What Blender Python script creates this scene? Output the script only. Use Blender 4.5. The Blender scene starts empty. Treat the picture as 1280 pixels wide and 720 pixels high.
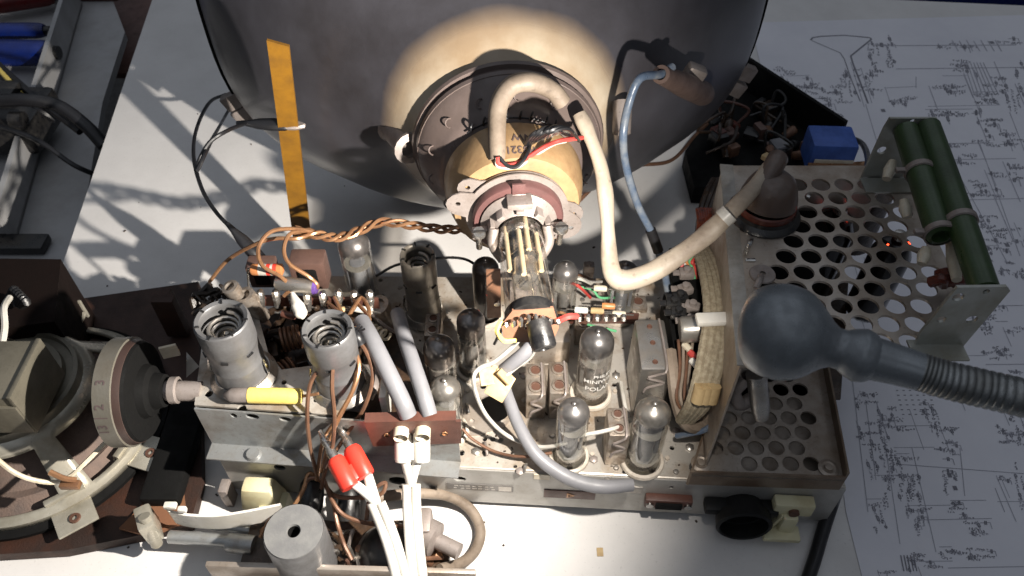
import bpy, bmesh, math, random
from mathutils import Vector as V, Matrix, noise
from mathutils.geometry import delaunay_2d_cdt
random.seed(7)
PI = math.pi
sc = bpy.context.scene
COL = sc.collection
# ------------------------------------------------------------------ camera (1 unit = 10 cm)
PITCH = math.radians(48); F = 1000.0; CAMZ = 6.0
cam = bpy.data.cameras.new('camera'); camo = bpy.data.objects.new('camera', cam); COL.objects.link(camo)
camo.location = (0, 0, CAMZ); camo.rotation_euler = (PI/2 - PITCH, 0, 0)
cam.lens = 36*F/1280; cam.sensor_width = 36; cam.clip_end = 200; cam.clip_start = .05
sc.camera = camo
cam.dof.use_dof = True; cam.dof.focus_distance = 5.3; cam.dof.aperture_fstop = 1.8
_f = V((0, math.cos(PITCH), -math.sin(PITCH))); _u = V((0, math.sin(PITCH), math.cos(PITCH)))
def P(px, py, z=0.0):
    "the point at height z seen at this place of the photograph (1280x720)"
    d = _f*F + V((1, 0, 0))*(px-640) + _u*(360-py)
    return V((0, 0, CAMZ)) + d*((z-CAMZ)/d.z)
def depth(p): return (V(p)-V((0, 0, CAMZ))).dot(_f)
def R(p, npx): return npx*depth(p)/F
def ztop(p, row):
    dep = PITCH + math.atan((row-360)/F)
    return CAMZ - p[1]*math.tan(dep)
def Q(lst): return [P(*a) for a in lst]

# ------------------------------------------------------------------ mesh builder
def frame_of(ax):
    ax = V(ax).normalized()
    h = V((0, 0, 1)) if abs(ax.z) < .9 else V((1, 0, 0))
    a = h.cross(ax).normalized(); b = ax.cross(a)
    return a, b, ax
def spline(pts, sub, closed=False):
    pts = [V(p) for p in pts]; n = len(pts)
    if sub <= 1 or n < 3: return pts
    out = []
    rng = range(n) if closed else range(n-1)
    for i in rng:
        if closed: p0, p1, p2, p3 = pts[i-1], pts[i], pts[(i+1) % n], pts[(i+2) % n]
        else:
            p1, p2 = pts[i], pts[i+1]
            p0 = pts[i-1] if i > 0 else p1*2-p2
            p3 = pts[i+2] if i+2 < n else p2*2-p1
        for k in range(sub):
            t = k/sub
            out.append(.5*((2*p1)+(p2-p0)*t+(2*p0-5*p1+4*p2-p3)*t*t+(3*p1-p0-3*p2+p3)*t*t*t))
    if not closed: out.append(pts[-1])
    return out
class MB:
    def __init__(s): s.bm = bmesh.new()
    def face(s, vs, mat=0):
        try:
            f = s.bm.faces.new(vs); f.material_index = mat; return f
        except ValueError: return None
    def poly(s, pts, mat=0): return s.face([s.bm.verts.new(p) for p in pts], mat)
    def lathe(s, prof, o=(0, 0, 0), ax=(0, 0, 1), seg=24, mat=0, mats=None, arc=None, sx=1, sy=1):
        a, b, c = frame_of(ax); o = V(o); rings = []
        a0, a1 = (0, 2*PI) if arc is None else arc
        n = seg if arc is None else seg+1
        for r, h in prof:
            if abs(r) < 1e-6: rings.append([s.bm.verts.new(o+c*h)])
            else: rings.append([s.bm.verts.new(o+c*h+(a*math.cos(a0+(a1-a0)*k/seg)*sx+b*math.sin(a0+(a1-a0)*k/seg)*sy)*r) for k in range(n)])
        for i in range(len(rings)-1):
            A, B = rings[i], rings[i+1]; m = mats[i] if mats else mat
            for k in range(seg):
                k2 = (k+1) % n
                if len(A) == 1 and len(B) == 1: continue
                if len(A) == 1: s.face((A[0], B[k2], B[k]), m)
                elif len(B) == 1: s.face((A[k], A[k2], B[0]), m)
                else: s.face((A[k], A[k2], B[k2], B[k]), m)
        return s
    def tube(s, pts, r=.02, seg=8, mat=0, sub=6, closed=False, caps=True, flat=1.0, rf=None):
        P_ = spline(pts, sub, closed); n = len(P_)
        if isinstance(r, (list, tuple)):
            m = len(r); rr = []
            for i in range(n):
                t = i/(n-1)*(m-1); j = min(int(t), m-2); rr.append(r[j]+(r[j+1]-r[j])*(t-j))
        else: rr = [r]*n
        if rf: rr = [rr[i]*rf(i, n) for i in range(n)]
        T = []
        for i in range(n):
            if closed: d = P_[(i+1) % n]-P_[i-1]
            else: d = P_[min(i+1, n-1)]-P_[max(i-1, 0)]
            T.append(d.normalized() if d.length > 1e-9 else V((0, 0, 1)))
        a, b, _ = frame_of(T[0]); rings = []
        for i in range(n):
            a = (a-T[i]*a.dot(T[i])).normalized(); b = T[i].cross(a)
            rings.append([s.bm.verts.new(P_[i]+(a*math.cos(2*PI*k/seg)+b*math.sin(2*PI*k/seg)*flat)*rr[i]) for k in range(seg)])
        for i in range(n if closed else n-1):
            A, B = rings[i], rings[(i+1) % n]
            for k in range(seg): s.face((A[k], A[(k+1) % seg], B[(k+1) % seg], B[k]), mat)
        if caps and not closed:
            s.face(rings[0][::-1], mat); s.face(rings[-1], mat)
        return s
    def box(s, c, size, rot=None, bev=0, mat=0, taper=1.0):
        b = bmesh.new(); bmesh.ops.create_cube(b, size=1)
        for v in b.verts:
            k = taper if v.co.z > 0 else 1
            v.co = V((v.co.x*size[0]*k, v.co.y*size[1]*k, v.co.z*size[2]))
        if bev: bmesh.ops.bevel(b, geom=b.edges[:], offset=bev, segments=2, affect='EDGES', profile=.6)
        M = Matrix.Translation(V(c)) @ (rot.to_4x4() if rot else Matrix.Identity(4))
        mp = {v: s.bm.verts.new(M @ v.co) for v in b.verts}
        for f in b.faces: s.face([mp[v] for v in f.verts], mat)
        b.free(); return s
    def plate(s, outline, holes=(), z0=0, z1=.02, M=None, mat=0, hseg=16, side_mat=None):
        M = M or Matrix.Identity(4); sm = mat if side_mat is None else side_mat
        vs = [V((p[0], p[1])) for p in outline]; loops = [list(range(len(vs)))]; polys = []
        for h in holes:
            if len(h) == 3 and not hasattr(h[0], '__len__'):
                pts = [V((h[0]+h[2]*math.cos(2*PI*k/hseg), h[1]+h[2]*math.sin(2*PI*k/hseg))) for k in range(hseg)]
            else: pts = [V((q[0], q[1])) for q in h]
            loops.append(list(range(len(vs), len(vs)+len(pts)))); vs += pts; polys.append(pts)
        edges = [(l[i], l[(i+1) % len(l)]) for l in loops for i in range(len(l))]
        co, ed, fa, *_ = delaunay_2d_cdt(vs, edges, [], 0, 1e-6)
        def inside(p, poly):
            c = False; n = len(poly)
            for i in range(n):
                a, b = poly[i], poly[i-1]
                if (a[1] > p[1]) != (b[1] > p[1]) and p[0] < (b[0]-a[0])*(p[1]-a[1])/(b[1]-a[1])+a[0]: c = not c
            return c
        out2 = [V((p[0], p[1])) for p in outline]
        keep = []
        for f in fa:
            c = sum((co[i] for i in f), V((0, 0)))/len(f)
            if inside(c, out2) and not any(inside(c, h) for h in polys): keep.append(f)
        T = [s.bm.verts.new(M @ V((c.x, c.y, z1))) for c in co]; B = [s.bm.verts.new(M @ V((c.x, c.y, z0))) for c in co]
        cnt = {}
        for f in keep:
            s.face([T[i] for i in f], mat); s.face([B[i] for i in reversed(f)], mat)
            for i in range(len(f)):
                e = (f[i], f[(i+1) % len(f)]); cnt[e] = 1
        for (a, b) in cnt:
            if (b, a) not in cnt: s.face((T[a], B[a], B[b], T[b]), sm)
        loose = [v for v in s.bm.verts if not v.link_faces]
        for v in loose: s.bm.verts.remove(v)
        return s
    def build(s, name, mats, root=None, loc=None, local=False, angle=38, sub=None):
        me = bpy.data.meshes.new(name)
        bmesh.ops.recalc_face_normals(s.bm, faces=s.bm.faces[:])
        s.bm.to_mesh(me); s.bm.free()
        for p in me.polygons: p.use_smooth = True
        if len(me.polygons): me.set_sharp_from_angle(angle=math.radians(angle))
        if not isinstance(mats, (list, tuple)): mats = [mats]
        for m in mats: me.materials.append(m)
        o = bpy.data.objects.new(name, me); COL.objects.link(o)
        if root is not None:
            if not local:
                w = V((0, 0, 0)); r = root
                while r is not None: w += V(r.location); r = r.parent
                me.transform(Matrix.Translation(-w))
            o.parent = root
        elif loc is not None:
            me.transform(Matrix.Translation(-V(loc))); o.location = loc
        else:
            vs = [v.co for v in me.vertices]
            c = V((sum(v.x for v in vs)/len(vs), sum(v.y for v in vs)/len(vs), min(v.z for v in vs)))
            me.transform(Matrix.Translation(-c)); o.location = c
        return o
def tag(o, label=None, cat=None, group=None, kind=None):
    if label: o['label'] = label
    if cat: o['category'] = cat
    if group: o['group'] = group
    if kind: o['kind'] = kind
    return o
def thing(name, label, cat, loc=(0, 0, 0), group=None, rotz=0):
    o = bpy.data.objects.new(name, None); COL.objects.link(o); o.empty_display_size = .05
    o.location = loc; o.rotation_euler = (0, 0, rotz); return tag(o, label, cat, group)
def wallM(p0, p1, up=V((0, 0, 1))):
    x = (V(p1)-V(p0)).normalized(); z = x.cross(up).normalized(); y = z.cross(x)
    return Matrix(((x.x, y.x, z.x, p0[0]), (x.y, y.y, z.y, p0[1]), (x.z, y.z, z.z, p0[2]), (0, 0, 0, 1)))
def helix(a, b, r, turns, n=None, r2=None, ph=0):
    a, b = V(a), V(b); u, v, w = frame_of(b-a); n = n or int(turns*14); out = []
    for i in range(n+1):
        t = i/n; rr = r+((r2 if r2 is not None else r)-r)*t; an = 2*PI*turns*t+ph
        out.append(a+(b-a)*t+(u*math.cos(an)+v*math.sin(an))*rr)
    return out
def braid(pts, n, rad, turns, sub=10):
    Pm = spline(pts, sub); N = len(Pm); outs = []
    for s_ in range(n):
        out = []
        for i in range(N):
            d = (Pm[min(i+1, N-1)]-Pm[max(i-1, 0)]).normalized(); a = d.cross(V((0, 0, 1))).normalized(); b = a.cross(d)
            an = 2*PI*(turns*i/(N-1)+s_/n)
            out.append(Pm[i]+a*math.cos(an)*rad+b*math.sin(an)*rad*.7)
        outs.append(out)
    return outs

# ------------------------------------------------------------------ materials
def nodes(name):
    m = bpy.data.materials.new(name); m.use_nodes = True; nt = m.node_tree
    return m, nt, nt.nodes['Principled BSDF'], nt.nodes['Material Output']
def N(nt, t, **kw):
    n = nt.nodes.new(t)
    for k, v in kw.items():
        if k in n.inputs: n.inputs[k].default_value = v
        else: setattr(n, k, v)
    return n
def ramp(nt, src, lo, hi, c0=(0, 0, 0, 1), c1=(1, 1, 1, 1)):
    r = nt.nodes.new('ShaderNodeValToRGB'); r.color_ramp.elements[0].position = lo; r.color_ramp.elements[1].position = hi
    r.color_ramp.elements[0].color = c0; r.color_ramp.elements[1].color = c1
    nt.links.new(src, r.inputs[0]); return r
def mat(name, col, rough=.5, metal=0.0, col2=None, scale=6, lo=.42, hi=.68, bump=.15, bscale=60, coat=0, trans=0, spec=.5, stretch=None, specks=0, rvar=.15):
    m, nt, b, out = nodes(name); L = nt.links
    tc = N(nt, 'ShaderNodeTexCoord'); vec = tc.outputs['Object']
    if stretch:
        mp = N(nt, 'ShaderNodeMapping'); mp.inputs['Scale'].default_value = stretch; L.new(vec, mp.inputs[0]); vec = mp.outputs[0]
    col2 = col2 or tuple(c*.7 for c in col)
    n1 = N(nt, 'ShaderNodeTexNoise', Scale=scale, Detail=8, Roughness=.65); L.new(vec, n1.inputs['Vector'])
    r1 = ramp(nt, n1.outputs['Fac'], lo, hi, (*col, 1), (*col2, 1)); src = r1.outputs[0]
    n2 = N(nt, 'ShaderNodeTexNoise', Scale=bscale, Detail=4); L.new(vec, n2.inputs['Vector'])
    if specks:
        r2 = ramp(nt, n2.outputs['Fac'], .62, .70, (0, 0, 0, 1), (specks,)*3+(1,))
        mx = N(nt, 'ShaderNodeMix', data_type='RGBA'); L.new(r2.outputs[0], mx.inputs['Factor']); L.new(src, mx.inputs['A'])
        mx.inputs['B'].default_value = (*[c*.25 for c in col2], 1); src = mx.outputs['Result']
    L.new(src, b.inputs['Base Color'])
    r3 = ramp(nt, n1.outputs['Fac'], .3, .7, (max(rough-rvar, .03),)*3+(1,), (min(rough+rvar, 1),)*3+(1,)); L.new(r3.outputs[0], b.inputs['Roughness'])
    b.inputs['Metallic'].default_value = metal; b.inputs['Specular IOR Level'].default_value = spec
    b.inputs['Coat Weight'].default_value = coat; b.inputs['Coat Roughness'].default_value = .15
    b.inputs['Transmission Weight'].default_value = trans
    if bump:
        bp = N(nt, 'ShaderNodeBump', Strength=bump, Distance=.01); L.new(n2.outputs['Fac'], bp.inputs['Height']); L.new(bp.outputs[0], b.inputs['Normal'])
    return m
def glass(name, tint=(.86, .86, .84), grime=.05, gcol=(.5, .47, .43), getter=None, gcolor=(.40, .37, .35), smoky=0):
    "thin glass; above `getter` (share of the height) the inside is silvered"
    m, nt, b, out = nodes(name); L = nt.links
    tr = N(nt, 'ShaderNodeBsdfTransparent'); tr.inputs[0].default_value = (*tint, 1)
    gl = N(nt, 'ShaderNodeBsdfGlossy', Roughness=.04); gl.inputs[0].default_value = (1, 1, 1, 1)
    lw = N(nt, 'ShaderNodeLayerWeight', Blend=.35); r = ramp(nt, lw.outputs['Facing'], .0, 1, (.04,)*3+(1,), (.45,)*3+(1,))
    mx = N(nt, 'ShaderNodeMixShader'); L.new(r.outputs[0], mx.inputs[0]); L.new(tr.outputs[0], mx.inputs[1]); L.new(gl.outputs[0], mx.inputs[2])
    tc = N(nt, 'ShaderNodeTexCoord'); nz = N(nt, 'ShaderNodeTexNoise', Scale=14, Detail=6); L.new(tc.outputs['Object'], nz.inputs['Vector'])
    df = N(nt, 'ShaderNodeBsdfDiffuse'); df.inputs[0].default_value = (*gcol, 1)
    rg = ramp(nt, nz.outputs['Fac'], .45, .75, (grime*.4,)*3+(1,), (min(grime*3, 1),)*3+(1,))
    m2 = N(nt, 'ShaderNodeMixShader'); L.new(rg.outputs[0], m2.inputs[0]); L.new(mx.outputs[0], m2.inputs[1]); L.new(df.outputs[0], m2.inputs[2])
    last = m2
    if getter is not None:
        sp = N(nt, 'ShaderNodeSeparateXYZ'); L.new(tc.outputs['Generated'], sp.inputs[0])
        ad = N(nt, 'ShaderNodeMath', operation='MULTIPLY_ADD'); L.new(nz.outputs['Fac'], ad.inputs[0]); ad.inputs[1].default_value = .10; L.new(sp.outputs['Z'], ad.inputs[2])
        rr = ramp(nt, ad.outputs[0], getter+.045, getter+.085)
        b.inputs['Metallic'].default_value = .75; cr = ramp(nt, nz.outputs['Fac'], .35, .7, (*gcolor, 1), (*[c*.55 for c in gcolor], 1)); L.new(cr.outputs[0], b.inputs['Base Color']); b.inputs['Roughness'].default_value = .3; b.inputs['Coat Weight'].default_value = .6; b.inputs['Coat Roughness'].default_value = .05
        m3 = N(nt, 'ShaderNodeMixShader'); L.new(rr.outputs[0], m3.inputs[0]); L.new(m2.outputs[0], m3.inputs[1]); L.new(b.outputs[0], m3.inputs[2]); last = m3
    L.new(last.outputs[0], out.inputs[0])
    return m
def emit(name, col, s):
    m, nt, b, out = nodes(name); b.inputs['Base Color'].default_value = (*col, 1)
    b.inputs['Emission Color'].default_value = (*col, 1); b.inputs['Emission Strength'].default_value = s; return m

M_ = {}
M_['table'] = mat('white_laminate', (.66, .645, .63), .42, 0, (.58, .565, .55), 1.2, .4, .7, .04, 40, specks=.15)
M_['tedge'] = mat('table_edge', (.12, .11, .10), .6)
M_['floor'] = mat('dark_floor', (.03, .028, .027), .8)
M_['zinc'] = mat('zinc_sheet', (.46, .43, .385), .42, .35, (.25, .185, .125), 2.6, .42, .64, .12, 45, specks=.35)
M_['zincfront'] = mat('zinc_front', (.40, .39, .37), .45, .45, (.29, .27, .235), 2, .45, .75, .06, 45, specks=.2)
M_['zincgrey'] = mat('grey_zinc', (.36, .37, .37), .4, .6, (.25, .23, .2), 5, .45, .7, .1, 50, specks=.3)
M_['cage'] = mat('cage_metal', (.42, .37, .32), .42, .55, (.25, .19, .14), 2.4, .42, .7, .12, 40, specks=.3)
M_['bracket'] = mat('bracket_metal', (.42, .43, .40), .4, .6, (.3, .28, .22), 3, .4, .7, .1)
M_['alu'] = mat('dull_aluminium', (.45, .43, .40), .35, .85, (.35, .31, .27), 8, .42, .7, .1, specks=.3)
M_['can'] = mat('grey_can', (.20, .20, .205), .42, .45, (.14, .137, .135), 7, .4, .7, .08)
M_['can2'] = mat('pale_can', (.34, .32, .29), .4, .6, (.22, .2, .17), 7, .4, .7, .1)
M_['ifcan'] = mat('if_can_metal', (.37, .325, .28), .4, .65, (.20, .15, .11), 9, .44, .66, .18, 70, specks=.3)
M_['steel'] = mat('bright_steel', (.62, .61, .59), .22, 1, (.4, .38, .35), 12)
M_['solder'] = mat('solder', (.55, .53, .50), .25, .9, (.22, .18, .14), 20)
M_['black'] = mat('black_plastic', (.010, .010, .011), .35, 0, (.03, .028, .026), 10)
M_['blackmat'] = mat('matt_black', (.006, .006, .006), .75, spec=.15)
M_['wirebk'] = mat('black_cable', (.012, .012, .014), .38, bump=.05)
M_['copper'] = mat('enamelled_copper', (.40, .215, .11), .32, .5, (.22, .11, .06), 9, .4, .7, .05)
M_['brownwire'] = mat('brown_wire', (.19, .10, .06), .38, .3, (.11, .055, .035), 9)
M_['beige'] = mat('beige_sleeve', (.25, .20, .155), .6, 0, (.12, .09, .065), 3.5, .4, .68, .25, 22, specks=.25)
M_['beigecord'] = mat('braided_cord', (.35, .30, .21), .75, 0, (.24, .195, .13), 30, .4, .6, .6, 120)
M_['greysl'] = mat('grey_sleeve', (.21, .21, .225), .45, 0, (.165, .165, .175), 5, .4, .7, .05)
M_['white'] = mat('white_plastic', (.68, .66, .61), .35, 0, (.58, .55, .48), 5, bump=.03)
M_['whitewire'] = mat('white_wire', (.50, .48, .44), .4, 0, (.38, .36, .31), 8, bump=.03)
M_['yellowed'] = mat('yellowed_nylon', (.62, .58, .38), .45, 0, (.5, .43, .25), 4, bump=.05)
M_['red'] = mat('red_plastic', (.72, .05, .03), .35, 0, (.6, .04, .025), 5, bump=.03)
M_['redwire'] = mat('red_wire', (.5, .06, .05), .4)
M_['bluewire'] = mat('blue_lead', (.085, .12, .18), .38, 0, (.20, .22, .24), 8)
M_['greenwire'] = mat('green_wire', (.12, .42, .2), .4)
M_['yellow'] = mat('yellow_wax', (.80, .62, .16), .4, 0, (.62, .46, .12), 9, .45, .7, .15)
M_['brownpax'] = mat('brown_paxolin', (.11, .045, .032), .42, 0, (.07, .03, .022), 5)
M_['hardboard'] = mat('brown_hardboard', (.048, .017, .008), .6, 0, (.018, .008, .005), 2.2, .35, .65, .4, 70)
M_['tape'] = mat('tan_masking_tape', (.48, .35, .18), .6, 0, (.36, .25, .12), 9)
M_['amber'] = mat('amber_strip', (.24, .115, .014), .4, 0, (.15, .07, .009), 5, .4, .7, .12, 40)
M_['speaker'] = mat('pale_basket', (.42, .395, .33), .3, .45, (.26, .235, .18), 3, .45, .7, .08)
M_['magnet'] = mat('magnet_paint', (.17, .155, .12), .42, .35, (.085, .078, .058), 2.5, .4, .7, .1, specks=.2)
M_['cone'] = mat('paper_cone', (.15, .105, .085), .9, 0, (.11, .085, .075), 6, bump=.5)
M_['lampgrey'] = mat('lamp_grey_paint', (.20, .22, .235), .33, .3, (.14, .15, .16), 6, .4, .7, .05, 90, coat=.35, specks=.2)
M_['lampneck'] = mat('gooseneck_metal', (.26, .27, .27), .34, .75, (.18, .18, .17), 8)
M_['ferrite'] = mat('tan_ferrite_tape', (.36, .235, .12), .42, 0, (.22, .135, .065), 4, .42, .68, .12, 30, coat=.3)
M_['yokebrown'] = mat('brown_former', (.14, .108, .098), .38, 0, (.10, .075, .065), 3, .4, .7, .1, 30, coat=.2)
M_['pink'] = mat('maroon_ring', (.12, .055, .052), .5, 0, (.08, .038, .035), 6)
M_['dustmetal'] = mat('dusty_metal', (.31, .27, .25), .48, .35, (.20, .165, .145), 7, .4, .7, .15, 60, specks=.3)
M_['browntrans'] = mat('brown_core', (.13, .075, .06), .5, .1, (.08, .045, .035), 5, .4, .7, .2)
M_['greenres'] = mat('green_enamel', (.032, .062, .020), .4, 0, (.022, .038, .014), 4, .4, .7, .15, coat=.2)
M_['bead'] = mat('ceramic_bead', (.62, .56, .44), .4, 0, (.5, .42, .3), 8)
M_['orange'] = mat('orange_body', (.55, .22, .08), .4)
M_['redband'] = mat('dark_red_band', (.13, .03, .018), .35, 0, (.08, .02, .012), 6)
M_['purple'] = mat('purple_glass', (.14, .07, .30), .12, 0, (.08, .04, .16), 12, coat=.8)
M_['bluebox'] = mat('blue_film', (.04, .11, .42), .45)
M_['bluetool'] = mat('blue_handle', (.004, .015, .12), .3)
M_['redtool'] = mat('red_handle', (.12, .008, .007), .35)
M_['dirtbrown'] = mat('dark_resin', (.06, .035, .02), .35, 0, (.02, .012, .008), 8, .35, .65, .6, 25)
M_['pcb'] = mat('tan_pcb', (.26, .135, .085), .5, 0, (.18, .09, .055), 6)
M_['mica'] = mat('mica', (.22, .21, .19), .4)
M_['anode'] = mat('anode_grey', (.24, .235, .23), .5, .3, (.34, .33, .32), 9)
M_['anodepale'] = mat('anode_pale', (.48, .50, .55), .35, .6, (.33, .34, .38), 9)
M_['rod'] = mat('gun_rod', (.58, .49, .34), .35, 0, (.62, .48, .28), 4)
M_['gunmetal'] = mat('gun_metal', (.5, .46, .40), .28, .9, (.32, .28, .22), 10)
M_['socket'] = mat('socket_ceramic', (.52, .47, .40), .5, 0, (.36, .30, .24), 9, specks=.3)
M_['ctrlgrey'] = mat('grey_knob_face', (.20, .20, .20), .42, .3, (.26, .26, .25), 5)
M_['silverw'] = mat('striped_sleeve', (.38, .36, .31), .35, .6, (.2, .18, .15), 10)
M_['glow'] = emit('valve_heater', (1, .06, .02), 6)
M_['led'] = emit('lamp_led', (1, .93, .82), 25)
M_['ink'] = mat('ink', (.20, .20, .23), .8, bump=0)
M_['inkpale'] = mat('pale_ink', (.38, .38, .43), .8, bump=0)
M_['paper'] = mat('paper', (.70, .70, .745), .8, 0, (.63, .63, .68), .8, .4, .7, .6, 1.6)
M_['textwhite'] = mat('printed_white', (.8, .78, .74), .6, bump=0)
M_['textdark'] = mat('stamped_ink', (.10, .07, .07), .7, bump=0)
M_['rust'] = mat('rusty_slug', (.13, .065, .045), .5, .3, (.10, .05, .035), 18)
M_['bin'] = mat('bin_white', (.36, .36, .365), .5, 0, (.30, .295, .29), 2)
G_clear = glass('clear_glass', grime=.035)
G_get = glass('getter_glass', getter=.68, grime=.10)
G_get2 = glass('getter_glass_low', getter=.50, grime=.16, gcolor=(.32, .29, .275))
G_pale = glass('getter_glass_pale', getter=.72, grime=.06, gcolor=(.34, .32, .30))
G_print = glass('smoky_glass', getter=.68, grime=.28, gcol=(.32, .27, .25))
G_top = glass('getter_glass_high', getter=.74, grime=.05, gcolor=(.42, .38, .34))
G_dark = glass('black_glass', getter=.0, gcolor=(.012, .01, .01), grime=.02)
G_neck = glass('neck_glass', tint=(.93, .91, .88), grime=.03)

# aquadag bell: graphite outside a bare tan ring near the deflection coils
m, nt, b, out = nodes('tube_bell'); L = nt.links
tc = N(nt, 'ShaderNodeTexCoord'); mp = N(nt, 'ShaderNodeMapping'); mp.inputs['Scale'].default_value = (1, 0, 1); mp.inputs['Location'].default_value = (0, 0, -2.2); L.new(tc.outputs['Object'], mp.inputs[0])
ln = N(nt, 'ShaderNodeVectorMath', operation='LENGTH'); L.new(mp.outputs[0], ln.inputs[0])
nz = N(nt, 'ShaderNodeTexNoise', Scale=3, Detail=5); L.new(tc.outputs['Object'], nz.inputs['Vector'])
ad = N(nt, 'ShaderNodeMath', operation='MULTIPLY_ADD'); L.new(nz.outputs['Fac'], ad.inputs[0]); ad.inputs[1].default_value = .05; L.new(ln.outputs['Value'], ad.inputs[2])
rm = ramp(nt, ad.outputs[0], .88, 1.14)
n2 = N(nt, 'ShaderNodeTexNoise', Scale=1.3, Detail=7, Roughness=.6); L.new(tc.outputs['Object'], n2.inputs['Vector'])
cg = ramp(nt, n2.outputs['Fac'], .35, .7, (.066, .064, .075, 1), (.033, .030, .033, 1))
ct = ramp(nt, n2.outputs['Fac'], .35, .65, (.50, .43, .33, 1), (.33, .24, .15, 1))
mx = N(nt, 'ShaderNodeMix', data_type='RGBA'); L.new(rm.outputs[0], mx.inputs['Factor'])
rmb = ramp(nt, ad.outputs[0], .80, 1.02); mb_ = N(nt, 'ShaderNodeMix', data_type='RGBA'); L.new(rmb.outputs[0], mb_.inputs['Factor']); L.new(ct.outputs[0], mb_.inputs['A']); mb_.inputs['B'].default_value = (.26, .185, .12, 1); L.new(mb_.outputs['Result'], mx.inputs['A']); b.inputs['Coat Weight'].default_value = .45; b.inputs['Coat Roughness'].default_value = .28; L.new(cg.outputs[0], mx.inputs['B'])
L.new(mx.outputs['Result'], b.inputs['Base Color'])
rr = ramp(nt, rm.outputs[0], 0, 1, (.24,)*3+(1,), (.40,)*3+(1,)); L.new(rr.outputs[0], b.inputs['Roughness'])
n3 = N(nt, 'ShaderNodeTexNoise', Scale=2.2, Detail=9, Roughness=.75); L.new(tc.outputs['Object'], n3.inputs['Vector'])
bp = N(nt, 'ShaderNodeBump', Strength=.25, Distance=.02); L.new(n3.outputs['Fac'], bp.inputs['Height']); L.new(bp.outputs[0], b.inputs['Normal'])
M_['bell'] = m

def text_mb(txt, size, M, mat_i=0, mb=None, bend=None, thick=0.0):
    cu = bpy.data.curves.new('t', 'FONT'); cu.body = txt; cu.size = size; cu.align_x = 'CENTER'; cu.align_y = 'CENTER'; cu.offset = size*.012
    cu.resolution_u = 3
    ob = bpy.data.objects.new('t', cu); COL.objects.link(ob)
    dg = bpy.context.evaluated_depsgraph_get(); me = bpy.data.meshes.new_from_object(ob.evaluated_get(dg))
    bpy.data.objects.remove(ob)
    mb = mb or MB(); b = bmesh.new(); b.from_mesh(me)
    bmesh.ops.triangulate(b, faces=b.faces[:])
    if bend:
        for _ in range(1): bmesh.ops.subdivide_edges(b, edges=[e for e in b.edges if e.calc_length() > size*.25], cuts=1)
    mp = {}
    for v in b.verts:
        p = v.co.copy(); mp[v] = mb.bm.verts.new(M @ (bend(p) if bend else p))
    for f in b.faces: mb.face([mp[v] for v in f.verts], mat_i)
    b.free(); return mb

# ------------------------------------------------------------------ setting
CZ = .60       # chassis top
t = MB()
tb = [P(215-80/245*15*1, -1, 0)]
e0, e1 = P(175, 45, 0), P(92, 290, 0); dl = (e1-e0).normalized()
far_l = P(186, 8, 0)
A = e0 - dl*6.5; Bt = e0 + dl*12
f0, f1 = P(1060, -3, 0), P(1280, 7, 0); df_ = (f1-f0).normalized()
def isect(p, d, q, e):
    den = d.x*e.y-d.y*e.x; k = ((q.x-p.x)*e.y-(q.y-p.y)*e.x)/den; return p+d*k
c1 = isect(e0, dl, f0, df_)
outline = [(c1.x, c1.y), (Bt.x, Bt.y), (9, Bt.y), (9, (f0+df_*((9-f0.x)/df_.x)).y)]
t.plate(outline, [], -.28, 0, side_mat=1)
tag(t.build('tabletop', [M_['table'], M_['tedge']], loc=(0, 5, 0)), kind='structure', label='white laminate workbench top')
fl = MB(); fl.poly([(-30, -10, -7.2), (30, -10, -7.2), (30, 40, -7.2), (-30, 40, -7.2)])
tag(fl.build('floor', M_['floor'], loc=(0, 0, -7.2)), kind='structure')

# things beyond the far edge
b1 = MB(); c = P(1225, -10, -.2); b1.box(c+V((0, .6, -.4)), (2.2, 1.0, .9), bev=.06)
b1.box(c+V((0, .6, .08)), (1.9, .7, .06), bev=.02)
tag(b1.build('storage_box', M_['bluetool']), 'dark blue storage box beyond the far edge of the bench', 'box')

# ---- left: lower shelf with bin and tools
SH = -1.3
sh = MB()
sl = [P(-160, -60, SH), P(118, -60, SH), P(156, 40, SH), P(128, 128, SH), P(92, 345, SH), P(-160, 345, SH)]
sh.plate([(p.x, p.y) for p in sl], [], SH-.15, SH)
tag(sh.build('shelf_board', M_['bin'], loc=(-7, 6, SH)), 'pale side shelf below the left edge of the workbench', 'shelf')
def rimwall(mb, a, b_, z0, z1, th, mt=0):
    a, b_ = V(a), V(b_); d = (b_-a); d.z = 0; d.normalize(); n = V((-d.y, d.x, 0))*th
    c = [a, b_, b_+n, a+n]
    lo = [mb.bm.verts.new((p.x, p.y, z0)) for p in c]; hi = [mb.bm.verts.new((p.x, p.y, z1)) for p in c]
    mb.face(lo[::-1], mt); mb.face(hi, mt)
    for i in range(4): mb.face((lo[i], lo[(i+1) % 4], hi[(i+1) % 4], hi[i]), mt)
bn = thing('storage_tray', 'white plastic tray holding red and blue tool handles at the left edge', 'tray', P(20, 150, SH))
q0, q1, q2, q3 = P(88, -30, SH+.55), P(-4, 262, SH+.55), P(-330, 262, SH+.55), P(-300, -30, SH+.55)
w = MB(); rimwall(w, q1, q0, SH+.01, SH+.55, .07); rimwall(w, q2, q1, SH+.01, SH+.55, .07); rimwall(w, q0, q3, SH+.01, SH+.55, .07); rimwall(w, q3, q2, SH+.01, SH+.55, .07)
w.build('tray_wall', M_['bin'], bn)
w = MB(); w.plate([(p.x, p.y) for p in (q0, q1, q2, q3)], [], SH+.01, SH+.06); w.build('tray_floor', M_['bin'], bn)
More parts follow.
